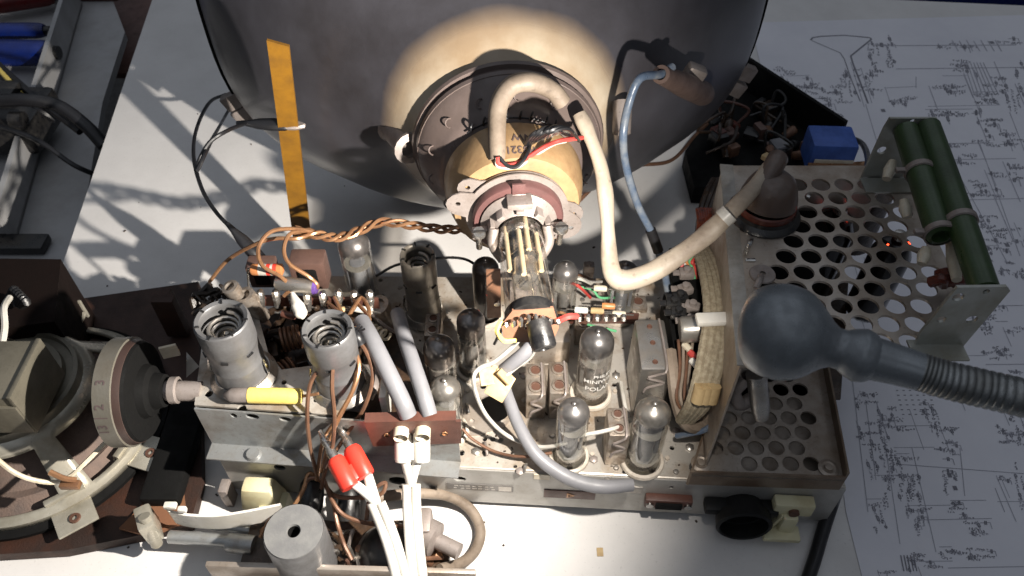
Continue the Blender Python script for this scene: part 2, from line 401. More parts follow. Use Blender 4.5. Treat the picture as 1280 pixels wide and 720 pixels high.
for i, (a, b_, r, mt, lab) in enumerate([((-60, 12), (66, -6), .17, 'redtool', 'dark red tool handle lying furthest back in the white tray'),
                                     ((-60, 40), (56, 38), .13, 'bluetool', 'slimmer dark blue tool handle behind the thicker blue one'),
                                     ((-60, 66), (66, 66), .20, 'bluetool', 'thick glossy blue tool handle with a rounded end in the white tray')]):
    h = MB(); z = SH+.35; a3, b3 = P(a[0], a[1], z), P(b_[0], b_[1], z)
    h.tube([a3, a3.lerp(b3, .5), a3.lerp(b3, .9), b3], [r, r*1.05, r, r*.75], 14, sub=5)
    g = MB(); g.tube([b3-(b3-a3).normalized()*.01, b3+(b3-a3).normalized()*.10], r*.55, 10, sub=1)
    o = thing('screwdriver', lab, 'tool', (a3+b3)/2, 'tool handles in the white tray'); h.build('grip', M_[mt], o); g.build('ferrule', M_['black'], o)
w = MB(); w.tube([P(-20, 64, SH+.7), P(40, 118, SH+.75), P(100, 165, SH+.6)], .05, 8); w.tube([P(-20, 78, SH+.65), P(36, 128, SH+.7), P(70, 150, SH+.5)], .05, 8)
tag(w.build('cable', [M_['wirebk']]), 'pair of black leads crossing the white tray on the left', 'cable', 'black leads over the white tray')
w = MB(); w.tube([P(-20, 66, SH+.72), P(18, 108, SH+.75), P(36, 128, SH+.6)], .035, 8)
tag(w.build('cable', [M_['yellow']]), 'short yellow lead beside the black leads in the white tray', 'cable')
w = MB(); w.tube([P(-30, 128, SH+.9), P(30, 125, SH+1.0), P(72, 132, SH+.9), P(108, 158, SH+.7), P(130, 182, SH+.5)], .09, 10)
tag(w.build('cable', [M_['wirebk']]), 'thick black cable bending over the rim of the white tray', 'cable', 'black leads over the white tray')
w = MB(); w.tube([P(-30, 150, SH+.6), P(40, 172, SH+.8), P(90, 205, SH+.6), P(118, 218, SH+.4)], .035, 8)
tag(w.build('cable', [M_['wirebk']]), 'thin black cable lowest of those leaving the white tray', 'cable', 'black leads over the white tray')
w = MB()
w.box(P(8, 150, SH+.45), (1.2, 1.0, .5), bev=.1); w.box(P(-10, 120, SH+.7), (.8, .4, .3), bev=.08)
w.tube([P(15, 150, SH+.75), P(30, 150, SH+.75)], .12, 10, sub=1)
tag(w.build('power_adapter', [M_['black']]), 'black moulded adapter lying in the front of the white tray', 'adapter')
w = MB(); w.box(P(-10, 305, SH+.08), (1.4, .28, .12), bev=.03)
tag(w.build('metal_bar', [M_['black']]), 'dark flat bar lying on the side shelf near the brown board', 'bar')
w = MB(); w.box(P(120, -14, SH+.12), (.9, .5, .25), bev=.05); w.box(P(150, 30, -2.2), (2.2, 3.6, .1)); 
tag(w.build('storage_box', [M_['brownpax']]), 'dark reddish box under the bench in the gap at the top left', 'box')

# ------------------------------------------------------------------ schematic sheet
sheet = [P(938, 29, 0), P(1300, 19, 0), P(1440, 200, 0), P(1560, 760, 0), P(1090, 800, 0), P(1077, 720, 0), P(1057, 640, 0), P(1030, 430, 0), P(990, 250, 0)]
s1 = MB(); s1.plate([(p.x, p.y) for p in sheet], [], .004, .010)
inkn = [0]
def ink(a, b_, wpx=1.1, m_=1):
    inkn[0] += 1; z = .0115+(inkn[0] % 40)*.00008
    p, q = P(a[0], a[1], z), P(b_[0], b_[1], z); d = q-p
    if d.length < 1e-5: return
    n = V((-d.y, d.x, 0)).normalized()*(wpx*.7*depth(p)/F)
    s1.poly([p-n, q-n, q+n, p+n], m_)
def path_ink(pts, w_=1.1, m_=1):
    for i in range(len(pts)-1): ink(pts[i], pts[i+1], w_, m_)
zz = lambda l: [(950+x/3.79, y/3.79) for x, y in l]
path_ink(zz([(240, 190), (250, 178), (290, 172), (400, 167), (520, 178), (528, 186), (430, 265), (440, 300), (475, 390), (512, 490)]), 1.6)
path_ink(zz([(245, 192), (380, 250), (400, 280), (430, 370), (475, 480)]), .9)
def keepout(x, y):
    return x < 1040+(y-470)*.13 and y > 300
def glyphs(x0, y0, x1, y1, n, s=3.0, dens=5, m_=1):
    cx, cy, w_, h_ = (x0+x1)/2, (y0+y1)/2, (x1-x0), (y1-y0)
    along = h_ > w_*1.3
    k = max(2, int(n/4))
    for q in range(k):
        # short rows of characters, or upright ones in tall blocks
        x, y = random.uniform(x0, x1), random.uniform(y0, y1); m = random.randint(3, 6)
        for c_ in range(m):
            px_, py_ = (x+c_*.6, y+c_*3.2) if along else (x+c_*3.2, y+c_*.1)
            for _ in range(random.randint(2, 3)):
                ax, ay = px_+random.uniform(-1, 1), py_+random.uniform(-1.2, 1.2); d = random.choice([(2, 0), (.3, 2.2), (1.3, 1.3), (-1.1, 1.4)])
                ink((ax, ay), (ax+d[0], ay+d[1]), .75, random.choice([m_, 2]))
        if q % 2 == 0:   # component symbols on short conductors
            x, y = random.uniform(x0, x1), random.uniform(y0, y1); l = random.uniform(5, 14); sl = .32
            if random.random() < .5:
                ink((x, y), (x+l*sl, y+l), .7, 2); a_, b_ = (x+l*sl*.3, y+l*.3), (x+l*sl*.7, y+l*.7)
                for o in (-1.3, 1.3): ink((a_[0]+o, a_[1]), (b_[0]+o, b_[1]), .8, 1)
                for e in (a_, b_): ink((e[0]-1.3, e[1]), (e[0]+1.3, e[1]), .8, 1)
            else:
                ink((x, y), (x+l, y-.3), .7, 2); ink((x+l, y-.3), (x+l+l*sl*.6, y+l*.6), .7, 2)
                ink((x+l*.45, y-2.5), (x+l*.45+.8, y+2.5), 1.0, 1); ink((x+l*.6, y-2.5), (x+l*.6+.8, y+2.5), 1.0, 1)
# clusters following the photograph's blocks of print
for (x, y, w_, h_, n) in [(975, 88, 26, 10, 9), (1000, 108, 40, 22, 22), (1035, 118, 26, 26, 16), (1018, 136, 40, 14, 14), (1055, 90, 14, 30, 10), (1080, 100, 26, 26, 14), (1092, 66, 16, 28, 14), (1112, 60, 12, 34, 10), (1118, 126, 28, 10, 10),
                        (1200, 82, 36, 16, 12), (1188, 108, 20, 16, 10), (1240, 105, 34, 24, 14), (1232, 128, 24, 14, 10), (1190, 140, 60, 9, 16), (1235, 150, 18, 14, 8), (1240, 172, 50, 20, 18), (1266, 96, 20, 60, 14), (1258, 52, 30, 8, 3), (1190, 55, 40, 12, 8),
                        (1195, 205, 24, 26, 12), (1225, 230, 30, 30, 14), (1262, 215, 24, 20, 8), (1222, 275, 30, 20, 12), (1245, 300, 40, 30, 20), (1262, 340, 30, 30, 14), (1225, 330, 20, 20, 6), (1220, 400, 30, 34, 22), (1240, 440, 40, 16, 14), (1262, 470, 20, 20, 8),
                        (1080, 500, 26, 30, 12), (1108, 520, 24, 28, 12), (1075, 545, 20, 20, 8), (1160, 520, 24, 34, 16), (1180, 560, 24, 30, 14), (1105, 548, 16, 60, 18), (1118, 590, 20, 60, 20), (1140, 620, 16, 60, 20), (1186, 600, 18, 28, 10), (1195, 640, 22, 26, 10),
                        (1150, 655, 16, 24, 8), (1222, 660, 26, 18, 10), (1188, 690, 50, 14, 14), (1140, 700, 20, 18, 12), (1268, 520, 24, 50, 26), (1255, 545, 40, 26, 16), (1275, 600, 14, 50, 10), (1090, 575, 14, 60, 12), (1100, 640, 14, 50, 10), (1225, 690, 30, 20, 8)]:
    glyphs(x-w_/2, y-h_/2, x+w_/2, y+h_/2, n*2.2)
for _ in range(70):
    x, y = random.uniform(1060, 1290), random.uniform(60, 715)
    l = random.uniform(15, 60); ink((x, y), (x+l, y-.01*l) if random.random() < .4 else (x+l*(x-640)/1400, y+l), .6, 2)
    if random.random() < .5: glyphs(x, y, x+14, y+8, 5)
for (a, b_) in [((1120, 86), (1280, 84)), ((1098, 57), (1270, 56)), ((1145, 96), (1145, 110)), ((1105, 110), (1146, 108)), ((1082, 130), (1100, 190)), ((1160, 133), (1250, 131)), ((985, 95), (1012, 94)), ((1000, 122), (1040, 124)), ((1262, 140), (1285, 200)),
                ((1175, 175), (1260, 330)), ((1225, 180), (1275, 320)), ((1160, 200), (1270, 198)), ((1200, 250), (1280, 248)), ((1082, 500), (1095, 600)), ((1105, 545), (1125, 680)), ((1140, 560), (1170, 690)), ((1200, 560), (1206, 620)), ((1120, 580), (1280, 592)), ((1150, 650), (1240, 648)), ((1185, 710), (1285, 708)), ((1065, 470), (1085, 640)), ((1244, 610), (1256, 640)), ((1260, 480), (1290, 560))]:
    ink(a, b_, .7, 2)
for k in range(7):
    ink((1190+k*9, 50+k % 2), (1198+k*9, 64), .8, 2); ink((1205+k*4, 78), (1218+k*5, 118), .7, 2)
for k in range(6):
    for j in range(6): ink((1120+k*8+j*1.5, 488+j*6), (1123+k*8+j*1.5, 488+j*6), .9, 1)
for (x, y) in [(1240, 53), (1104, 138), (1263, 180), (1187, 594), (1194, 610), (1259, 306)]: ink((x-2.5, y), (x+2.5, y), 4.2, 1)
for k in range(5): ink((1126+k*4, 694), (1130+k*4, 714), 1.0, 1)
tag(s1.build('circuit_sheet', [M_['paper'], M_['ink'], M_['inkpale']], loc=P(1150, 300, 0)), 'large white printed circuit diagram spread on the bench at the right', 'paper sheet')

# ------------------------------------------------------------------ picture tube
A0 = V((-.20, 6.93, 2.20)); YAW = math.atan2(.32, 3.78)
crt = thing('picture_tube', 'large black coated picture tube standing on edge with its neck towards the viewer', 'picture tube', (A0.x, A0.y, 0), rotz=YAW)
ZC = A0.z
def sring(bm_, t_, w_, h_, n_, seg=72):
    out = []
    for k in range(seg):
        a = 2*PI*k/seg; ca, sa = math.cos(a), math.sin(a)
        r = 1/((abs(ca)/1)**n_+(abs(sa)/1)**n_)**(1/n_)
        out.append(bm_.verts.new((w_*r*ca, -t_, ZC+h_*r*sa)))
    return out
def loft(mb, prof, mt=0, cap0=False, cap1=False):
    rings = [sring(mb.bm, *p) for p in prof]; n = len(rings[0])
    for i in range(len(rings)-1):
        for k in range(n): mb.face((rings[i][k], rings[i][(k+1) % n], rings[i+1][(k+1) % n], rings[i+1][k]), mt)
    if cap0: mb.face(rings[0], mt)
    if cap1: mb.face(rings[-1], mt)
    return mb
# smooth bell profile
ctrl = [(0.0, 2.60, 1.86, 2.8), (.12, 2.58, 1.84, 2.8), (.45, 2.42, 1.76, 2.6), (.80, 2.12, 1.62, 2.4), (1.15, 1.74, 1.46, 2.25), (1.45, 1.32, 1.22, 2.05), (1.70, .99, .98, 2.0), (1.9, .80, .80, 2), (2.10, .62, .62, 2), (2.35, .42, .42, 2), (2.6, .22, .22, 2), (2.8, .155, .155, 2)]
cc = spline([V((a[0], a[1], a[2])) for a in ctrl], 4); nn = spline([V((a[0], a[3], 0)) for a in ctrl], 4)
g = MB(); loft(g, [(c.x, c.y, c.z, n.y) for c, n in zip(cc, nn)])
bell = g.build('bell', M_['bell'], crt, local=True)
g = MB(); loft(g, [(-.02, 2.62, 1.88, 2.85), (.10, 2.615, 1.875, 2.82), (.10, 2.56, 1.82, 2.8)]); loft(g, [(-.02, 2.62, 1.88, 2.85), (-.30, 2.60, 1.86, 2.9)])
g.build('rim_band', M_['blackmat'], crt, local=True)
g = MB(); loft(g, [(-.30, 2.58, 1.84, 2.9), (-.48, 2.25, 1.6, 2.8), (-.58, 1.4, 1.1, 2.6), (-.62, .5, .4, 2)], cap1=True)
g.build('screen_glass', mat('screen_grey', (.12, .13, .12), .1), crt, local=True)
g = MB(); g.lathe([(.150, 2.79), (.155, 2.85), (.155, 3.70), (.14, 3.78), (.10, 3.80)], (0, 0, ZC), (0, -1, 0), 32)
g.build('neck', G_neck, crt, local=True)
gun = MB()
gun.lathe([(.10, 2.85), (.11, 2.86), (.11, 3.06), (.10, 3.07)], (0, 0, ZC), (0, -1, 0), 20, mat=0)
gun.lathe([(.075, 3.10), (.08, 3.11), (.08, 3.22), (.07, 3.23)], (0, 0, ZC), (0, -1, 0), 20, mat=0)
gun.lathe([(.0, 3.26), (.095, 3.26), (.095, 3.27), (0, 3.275)], (0, 0, ZC), (0, -1, 0), 20, mat=0)
gun.lathe([(.085, 3.30), (.09, 3.31), (.09, 3.45), (.05, 3.46), (.05, 3.5), (0, 3.5)], (0, 0, ZC), (0, -1, 0), 20, mat=0)
for a in (.4, 1.25, 2.7, 3.7, 5.2):
    x, z = .085*math.cos(a), .085*math.sin(a)
    gun.tube([(x, -3.43, ZC+z), (x*1.1, -3.5, ZC+z*1.1), (x*1.15, -3.62, ZC+z*1.15)], .006, 6, sub=3)
    gun.tube([(x*.5, -3.2, ZC+z*.5), (x*1.2, -3.24, ZC+z*1.2), (x*1.1, -3.32, ZC+z*1.1), (x*.6, -3.36, ZC+z*.6)], .005, 6, sub=3)
go = gun.build('electron_gun', M_['gunmetal'], crt, local=True)
for a, l0, l1 in ((1.25, 2.98, 3.28), (1.75, 3.10, 3.50), (2.75, 3.0, 3.40), (.2, 3.05, 3.4)):
    rd = MB(); x, z = .108*math.cos(a), .108*math.sin(a)
    rd.tube([(x, -l0, ZC+z), (x, -l1, ZC+z)], .018, 10, sub=1); rd.build('support_rod', M_['rod'], go, local=True)
g = MB(); g.lathe([(.14, 3.73), (.162, 3.73), (.165, 3.77), (.165, 3.80), (.10, 3.805)], (0, 0, ZC), (0, -1, 0), 32); g.build('tube_base', M_['black'], crt, local=True)
for sx in (-1.2, 1.2):
    g = MB(); g.box((sx*.8, .22, .19), (.4, .3, .38), bev=.03); g.build('rubber_pad', M_['blackmat'], crt, local=True)
# anode connector area: grey patch ring, cap and hooks
def crtpt(x, z, t_): return V((x, -t_, z))
def bellpt(ang, t_):
    for i in range(len(cc)-1):
        if cc[i].x <= t_ <= cc[i+1].x:
            k = (t_-cc[i].x)/(cc[i+1].x-cc[i].x); c = cc[i].lerp(cc[i+1], k); n_ = nn[i].lerp(nn[i+1], k).y
            ca, sa = math.cos(ang), math.sin(ang); r = 1/(abs(ca)**n_+abs(sa)**n_)**(1/n_)
            return V((c.y*r*ca, -t_, ZC+c.z*r*sa))
# lugs at the rim
for a, t_ in ((PI+.42, .02), (PI+.50, .02), (-.40, .02), (-.49, .02)):
    p = bellpt(a, .02)
    d = V((math.cos(a), 0, math.sin(a)))
    lb = MB(); lb.box(p+d*.06+V((0, -.04, 0)), (.20, .10, .16), rot=Matrix.Rotation(-a, 3, 'Y'), bev=.015); lb.build('rim_lug', M_['dustmetal'], crt, local=True)

# world helper for points in tube space
MC = Matrix.Translation(V((A0.x, A0.y, 0))) @ Matrix.Rotation(YAW, 4, 'Z')
def cw(x, t_, dz): return MC @ V((x, -t_, ZC+dz))

# ------------------------------------------------------------------ deflection yoke
yk = thing('deflection_yoke', 'deflection coil assembly with tan core and brown flange round the tube neck', 'deflection coil', (A0.x, A0.y, 0), rotz=YAW)
o_ = (0, 0, ZC); ax = (0, -1, 0)
g = MB(); g.lathe([(.62, 2.02), (.72, 2.03), (.73, 2.05), (.72, 2.075), (.685, 2.08), (.685, 2.11), (.70, 2.12), (.69, 2.15), (.66, 2.16)], o_, ax, 64); g.build('flange', M_['yokebrown'], yk, local=True)
g = MB(); g.lathe([(.69, 2.14), (.66, 2.20), (.60, 2.26), (.55, 2.33), (.50, 2.40), (.44, 2.43)], o_, ax, 64)
for k in range(14):
    a = 2*PI*k/14+.15; c = V((.60*math.cos(a), -2.27, ZC+.60*math.sin(a)))
    g.tube(helix(c+V((0, .02, 0)), c+V((0, -.05, 0)), .022, .8), .006, 6, sub=1)
g.build('coil_former', M_['yokebrown'], yk, local=True)
g = MB(); g.lathe([(.40, 2.41), (.475, 2.42), (.50, 2.45), (.50, 2.52), (.49, 2.60), (.475, 2.66), (.455, 2.72), (.44, 2.755), (.38, 2.77), (.2, 2.77)], o_, ax, 64); fer = g.build('ferrite_core', M_['ferrite'], yk, local=True)
g = MB()
for k in range(9):
    a = PI*.25+.17*k+random.uniform(-.03, .03); c = V((.52*math.cos(a), -2.41, ZC+.52*math.sin(a)))
    g.tube([c+V((0, 0, -.02)), c+V((0, -.03, .03)), c+V((.01, -.01, .05)), c+V((.015, .03, .02))], .008, 6, sub=4)
g.tube([V((.515*math.cos(a), -2.415, ZC+.515*math.sin(a))) for a in [PI*(.2+.03*k) for k in range(18)]], .006, 6, sub=2)
g.build('lacing', M_['wirebk'], yk, local=True)
def bendcyl(rad, th0, t0):
    def f(p):  # text x -> around axis, y -> along the axis
        a = th0+p.x/rad; return V((rad*math.cos(a), -(t0+p.y), ZC+rad*math.sin(a)))
    return f
# stamped figures, read from behind the set
tm = text_mb('R33215', .078, Matrix.Identity(4), bend=lambda p: (lambda a, rr: V((rr*math.cos(a), -(2.70+p.y), ZC+rr*math.sin(a))))(PI/2-.02+p.x/.47, .4675-.33*p.y*1.0))
tm.build('stamped_number', M_['textdark'], yk, local=True)
tm = text_mb('NW', .08, Matrix.Identity(4), bend=lambda p: (lambda a, rr: V((rr*math.cos(a), -(2.60+p.y), ZC+rr*math.sin(a))))(PI/2-.10+p.x/.50, .4945-.2*p.y))
tm.build('stamped_number', M_['textdark'], yk, local=True)
def ringplate(mb, r_in, r_out, t0, th, ears, mt=0):
    pts = []
    for k in range(72):
        a = 2*PI*k/72; r = r_out
        for (ea, el, ew) in ears:
            d = abs((a-ea+PI) % (2*PI)-PI)
            if d < ew: r = max(r, r_out+el*math.cos(d/ew*PI/2)**.6)
        pts.append((r*math.cos(a), r*math.sin(a)))
    holes = [[(r_in*math.cos(2*PI*k/32), r_in*math.sin(2*PI*k/32)) for k in range(32)]]
    for (ea, el, ew) in ears:
        c = (r_out+el*.45)
        holes.append((c*math.cos(ea), c*math.sin(ea), .018))
    M = Matrix(((1, 0, 0, 0), (0, 0, -1, -t0), (0, 1, 0, ZC), (0, 0, 0, 1)))
    mb.plate(pts, holes, 0, th, M, mt)
g = MB(); ringplate(g, .20, .355, 2.785, .012, [(PI-.62, .13, .26), (-.15, .12, .3)]); g.build('centring_ring', M_['dustmetal'], yk, local=True)
g = MB(); ringplate(g, .20, .36, 2.815, .012, [(PI-.30, .15, .30), (-.40, .13, .35)]); g.build('centring_ring', M_['dustmetal'], yk, local=True)
g = MB(); g.lathe([(.315, 2.83), (.315, 2.885), (.305, 2.90), (.22, 2.90), (.21, 2.84)], o_, ax, 48)
g.box((.0, -2.905, ZC+.30), (.09, .02, .09), bev=.004); g.build('magnet_ring', M_['pink'], yk, local=True)
cl = MB(); cl.lathe([(.19, 2.88), (.255, 2.88), (.265, 2.92), (.215, 2.96), (.19, 3.0), (.165, 3.02)], o_, ax, 40)
for a in (.35, .9, PI/2, 2.25, 2.8): cl.box((.205*math.cos(a), -2.96, ZC+.20*math.sin(a)), (.055, .16, .035), rot=Matrix.Rotation(-a+PI/2, 3, 'Y'), bev=.008)
cl.box((0, -2.96, ZC+.235), (.17, .12, .05), bev=.012)
for sx in (-1, 1): cl.box((sx*.27, -2.99, ZC-.0), (.11, .05, .08), bev=.01)
cl.tube([(-.18, -3.04, ZC+.08), (-.19, -3.10, ZC-.02), (-.13, -3.14, ZC-.12)], .035, 10); cl.tube([(.18, -3.04, ZC+.08), (.19, -3.10, ZC-.02), (.13, -3.14, ZC-.12)], .035, 10)
clo = cl.build('neck_clamp', M_['dustmetal'], yk, local=True)
for sx in (-1, 1):
    sm = MB(); c = V((sx*.28, -3.03, ZC+.03))
    sm.lathe([(0, .03), (.04, .028), (.048, .01), (.048, 0), (.022, 0), (.022, -.2), (0, -.2)], c, (0, -.3, .95), 16)
    sm.box(c+V((0, -.009, .03)), (.09, .012, .012), mat=1); sm.build('clamp_screw', [M_['solder'], M_['black']], clo, local=True)
# long brown strip hanging behind the neck
g = MB(); g.box((-.20, -3.22, ZC-.38), (.10, .02, .55), rot=Matrix.Rotation(.08, 3, 'X'), bev=.006); g.lathe([(0, .02), (.022, .018), (.022, 0)], (-.18, -3.24, ZC-.45), (0, -1, 0), 12, mat=1)
g.build('paxolin_strip', [M_['pcb'], M_['steel']], yk, local=True)
# socket board + black cylinder
tp = thing('tube_socket', 'tan socket board with black cylinder on the tube neck end', 'tube socket', cw(0, 3.7, -.2), rotz=YAW)
tp.location = MC.translation + (MC.to_3x3() @ V((0, -.10, 0)))
g = MB(); Mx = Matrix(((1, 0, 0, 0), (0, .12, -1, -3.705), (0, 1, .12, ZC-.02), (0, 0, 0, 1)))
g.plate([(-.17, -.12), (.13, -.15), (.17, -.02), (.13, .14), (-.12, .14), (-.19, .03)], [(0, 0, .05), (-.08, .06, .012), (.08, .07, .012)], 0, .02, Mx)
g.build('socket_board', M_['pcb'], tp, local=True)
g = MB(); a = V((.03, -3.73, ZC+.05)); b_ = a+V((.03, -.16, -.08)); d = (b_-a)
g.lathe([(.05, 0), (.075, .01), (.078, .17), (.07, .185), (.03, .19), (.028, .175), (0, .175)], a, d, 24); g.build('spark_gap_cap', M_['black'], tp, local=True)
g = MB()
for k in range(8):
    x = -.17+.045*k; g.tube([(x, -3.73, ZC+.10-abs(k-3.5)*.02), (x+.01, -3.76, ZC+.13-abs(k-3.5)*.02), (x+.008, -3.76, ZC+.04)], .013, 6, sub=3, mat=0)
g.build('solder_tag', M_['solder'], tp, local=True)
g = MB(); g.tube([(-.19, -3.74, ZC+.08), (-.22, -3.78, ZC+.03), (-.18, -3.77, ZC-.08), (-.1, -3.76, ZC-.1)], .015, 6, mat=0); g.build('yellow_lead', M_['yellow'], tp, local=True)
g = MB(); g.tube([(.15, -3.73, ZC+.02), (.22, -3.73, ZC+.06), (.28, -3.70, ZC+.02)], .02, 6, mat=0); g.build('red_lead', M_['redwire'], tp, local=True)

# stubby posts on either side of the yoke and anode cap
def post(px, py, px2, py2, t0, t1, r, name, lab, mt):
    pass
def DY(px, py, yv):
    d = _f*F + V((1, 0, 0))*(px-640) + _u*(360-py); return V((0, 0, CAMZ)) + d*(yv/d.y)
stub = MB(); a, b_ = DY(490, 160, 5.2), DY(516, 190, 4.8)
stub.lathe([(0, 0), (.12, 0), (.10, .06), (.095, .38), (.07, .40), (.07, .35), (0, .35)], a, b_-a, 16)
stub.lathe([(.10, .36), (.125, .37), (.125, .40), (.07, .41)], a, b_-a, 16)
tag(stub.build('ear_post', [M_['dustmetal']]), 'stubby brown post left of the deflection coil on the tube bell', 'post')
stub = MB(); a, b_ = DY(778, 128, 5.15), DY(777, 168, 4.95)
stub.lathe([(0, 0), (.08, 0), (.075, .06), (.07, .24), (.05, .25), (0, .22)], a, b_-a, 16)
tag(stub.build('ear_post', [M_['dustmetal']]), 'small brown post right of the deflection coil beside the blue lead', 'post')
ac = thing('anode_connector', 'brown insulated anode connector on the right of the tube bell', 'connector', DY(862, 112, 5.55))
g = MB(); a, b_ = DY(880, 118, 5.62), DY(826, 93, 5.02)
Ld = (b_-a).length
g.lathe([(0, 0), (.09, 0), (.10, .05), (.095, Ld*.5), (.075, Ld*.85), (.068, Ld), (.042, Ld+.005), (.042, Ld-.04), (0, Ld-.05)], a, b_-a, 20); g.build('insulated_sleeve', M_['redband'] if 0 else mat('brown_sleeve', (.12, .08, .066), .5, 0, (.07, .045, .038), 5), ac)
g = MB(); g.box(DY(868, 92, 5.50), (.16, .12, .14), rot=Matrix.Rotation(.4, 3, 'Y'), bev=.03); g.build('clip', M_['dustmetal'], ac)
AN = b_

# ------------------------------------------------------------------ leads from the tube
def lead(name, pts, r, mt, lab, cat='wire', group=None, seg=8, **kw):
    g = MB(); g.tube(pts, r, seg, **kw); return tag(g.build(name, M_[mt] if isinstance(mt, str) else mt), lab, cat, group)
a = AN
g = MB(); g.tube([AN+(V((.1, .1, .0))), AN, DY(800, 98, 4.8), DY(786, 130, 4.72), DY(779, 170, 4.6), DY(783, 210, 4.6), DY(798, 258, 4.55), DY(815, 292, 4.5), DY(828, 330, 4.4), DY(836, 372, 4.3), DY(842, 420, 4.2)], .030, 10)
lo = thing('anode_lead', 'pale blue insulated lead dropping from the tube bell to the chassis', 'cable', DY(800, 258, 4.55))
g.build('insulation', M_['bluewire'], lo)
g = MB(); g.tube([DY(813, 287, 4.51), DY(818, 300, 4.48), DY(823, 314, 4.45)], .042, 10); g.build('black_tape', M_['wirebk'], lo)
# beige coil sleeve loop
g = thing('yoke_sleeve', 'beige flexible sleeve looping over the tan coil core', 'sleeve', cw(-.1, 2.5, .6))
w = MB(); w.tube([DY(703, 128, 4.66), DY(690, 113, 4.66), DY(665, 103, 4.62), DY(640, 107, 4.58), DY(624, 130, 4.48), DY(621, 165, 4.34), DY(622, 200, 4.20)], [.062, .062, .066, .066, .063, .06, .058], 14, caps=True)
w.build('sleeve', M_['beige'], g)
w = MB(); w.tube([DY(622, 196, 4.16), DY(624, 205, 4.14), DY(640, 206, 4.15), DY(655, 200, 4.19), DY(680, 184, 4.26), DY(700, 176, 4.26), DY(728, 172, 4.40)], .016, 8); w.build('red_core', M_['redwire'], g)
w = MB(); w.tube([DY(621, 197, 4.16), DY(623, 208, 4.14), DY(645, 209, 4.15), DY(660, 200, 4.20), DY(690, 181, 4.30), DY(708, 176, 4.30)], .013, 8); w.build('white_core', M_['whitewire'], g)
w = MB(); w.tube([DY(624, 197, 4.16), DY(634, 207, 4.13), DY(646, 208, 4.13), DY(657, 196, 4.18), DY(663, 180, 4.30)], .014, 8)
for k in range(7): w.tube([DY(655+3*k, 186-2*k, 4.32), DY(664+4*k, 170-random.uniform(0, 6), 4.2), DY(680+5*k, 160+random.uniform(-3, 5), 4.25), DY(700+4*k, 164+k*2, 4.38)], .014, 6)
w.build('black_core', M_['wirebk'], g)
w = MB()
for k in range(5): w.tube([DY(672+6*k, 176-2*k, 4.30), DY(682+6*k, 166-k, 4.26), DY(698+5*k, 162+k, 4.30)], .012, 6)
w.build('bare_end', M_['solder'], g)
# heavy EHT lead
ZT = 2.0
hv = thing('anode_cable', 'thick grubby beige sleeve sweeping from the coil down to the brown cap on the cage', 'cable', DY(762, 300, 4.05))
w = MB(); hp = [DY(724, 142, 4.6), DY(735, 165, 4.5), DY(750, 205, 4.35), DY(757, 245, 4.2), DY(760, 290, 4.05), DY(762, 325, 3.95), DY(768, 345, 3.9), DY(785, 350, 3.88), DY(815, 340, 3.9), DY(850, 318, 3.98), DY(885, 292, 4.05), DY(920, 258, 4.15), DY(945, 232, 4.3), DY(962, 208, 4.42)]
w.tube(hp, rf=lambda i, n: 1+.16*(noise.noise(V((i*.19, 0, 0)))), r=[.05, .056, .050, .058, .052, .060, .070, .078, .074, .074, .070, .068, .062, .056, .05], seg=16, flat=.74); w.build('sleeve', mat('worn_cream_sleeve', (.36, .305, .24), .5, 0, (.15, .11, .08), 2.6, .50, .78, .35, 16, specks=.3), hv)
w = MB(); w.tube([DY(903, 274, 4.05), DY(912, 266, 4.07)], .071, 12, sub=1); w.build('patch', M_['whitewire'], hv)

# ------------------------------------------------------------------ amber strip and croc clip leads
bs = P(375, 290, .55); top = DY(346, 50, bs.y-.45)
g = MB(); x0 = bs+V((0, 0, -.1)); up = (top-x0); ln_ = up.length; s_ = V((1, .12, 0)).normalized(); wv = R(bs, 11)
pts = [x0-s_*wv, x0+s_*wv, top+s_*wv*.92-up.normalized()*.07, top-s_*wv*.85]
th = V((.0, .03, 0))
f_ = [g.bm.verts.new(p) for p in pts]; bk = [g.bm.verts.new(p+th) for p in pts]
g.face(f_); g.face(bk[::-1])
for i in range(4): g.face((f_[i], bk[i], bk[(i+1) % 4], f_[(i+1) % 4]))
# slightly nibbled edge
tag(g.build('amber_strip', M_['amber'], loc=x0), 'tall amber plastic strip standing upright left of the picture tube', 'strip')
def croc(name, base, tip, lab):
    r = thing(name, lab, 'clip', base, 'black crocodile clips'); d = (V(tip)-V(base))
    w = MB(); w.lathe([(.02, -.08), (.03, 0), (.055, .1), (.065, .22), (.06, .32), (.05, .34)], base, d, 10, sx=1, sy=.7); w.build('boot', M_['wirebk'], r)
    w = MB(); L_ = d.normalized(); s2 = L_.cross(V((0, 0, 1))).normalized()
    w.tube([V(base)+L_*.30+s2*.03, V(base)+L_*.40+s2*.03, V(base)+L_*.47], .022, 6, sub=2); w.tube([V(base)+L_*.30-s2*.03, V(base)+L_*.40-s2*.03, V(base)+L_*.47], .022, 6, sub=2)
    w.build('jaw', M_['dustmetal'], r); return r
ys_ = x0.y-.24; cb = DY(308, 154, ys_); ct_ = DY(352, 156, ys_)
croc('crocodile_clip', cb, ct_, 'black crocodile clip biting the tall amber strip')
c2b = P(292, 288, 1.3); c2t = P(318, 316, 1.15)
croc('crocodile_clip', c2b, c2t, 'black crocodile clip clamped beside the two brown cores')
lead('clip_lead', [cb, DY(285, 163, 4.9), DY(262, 178, 4.75), DY(247, 205, 4.6), DY(247, 212, 4.5), DY(262, 180, 4.9), DY(290, 163, 5.2), DY(300, 148, 5.6)][:6] + [P(276, 155, .9), P(290, 130, .5)], .016, 'wirebk', 'thin black lead curling back from the clip on the amber strip', 'wire', 'thin black clip leads')
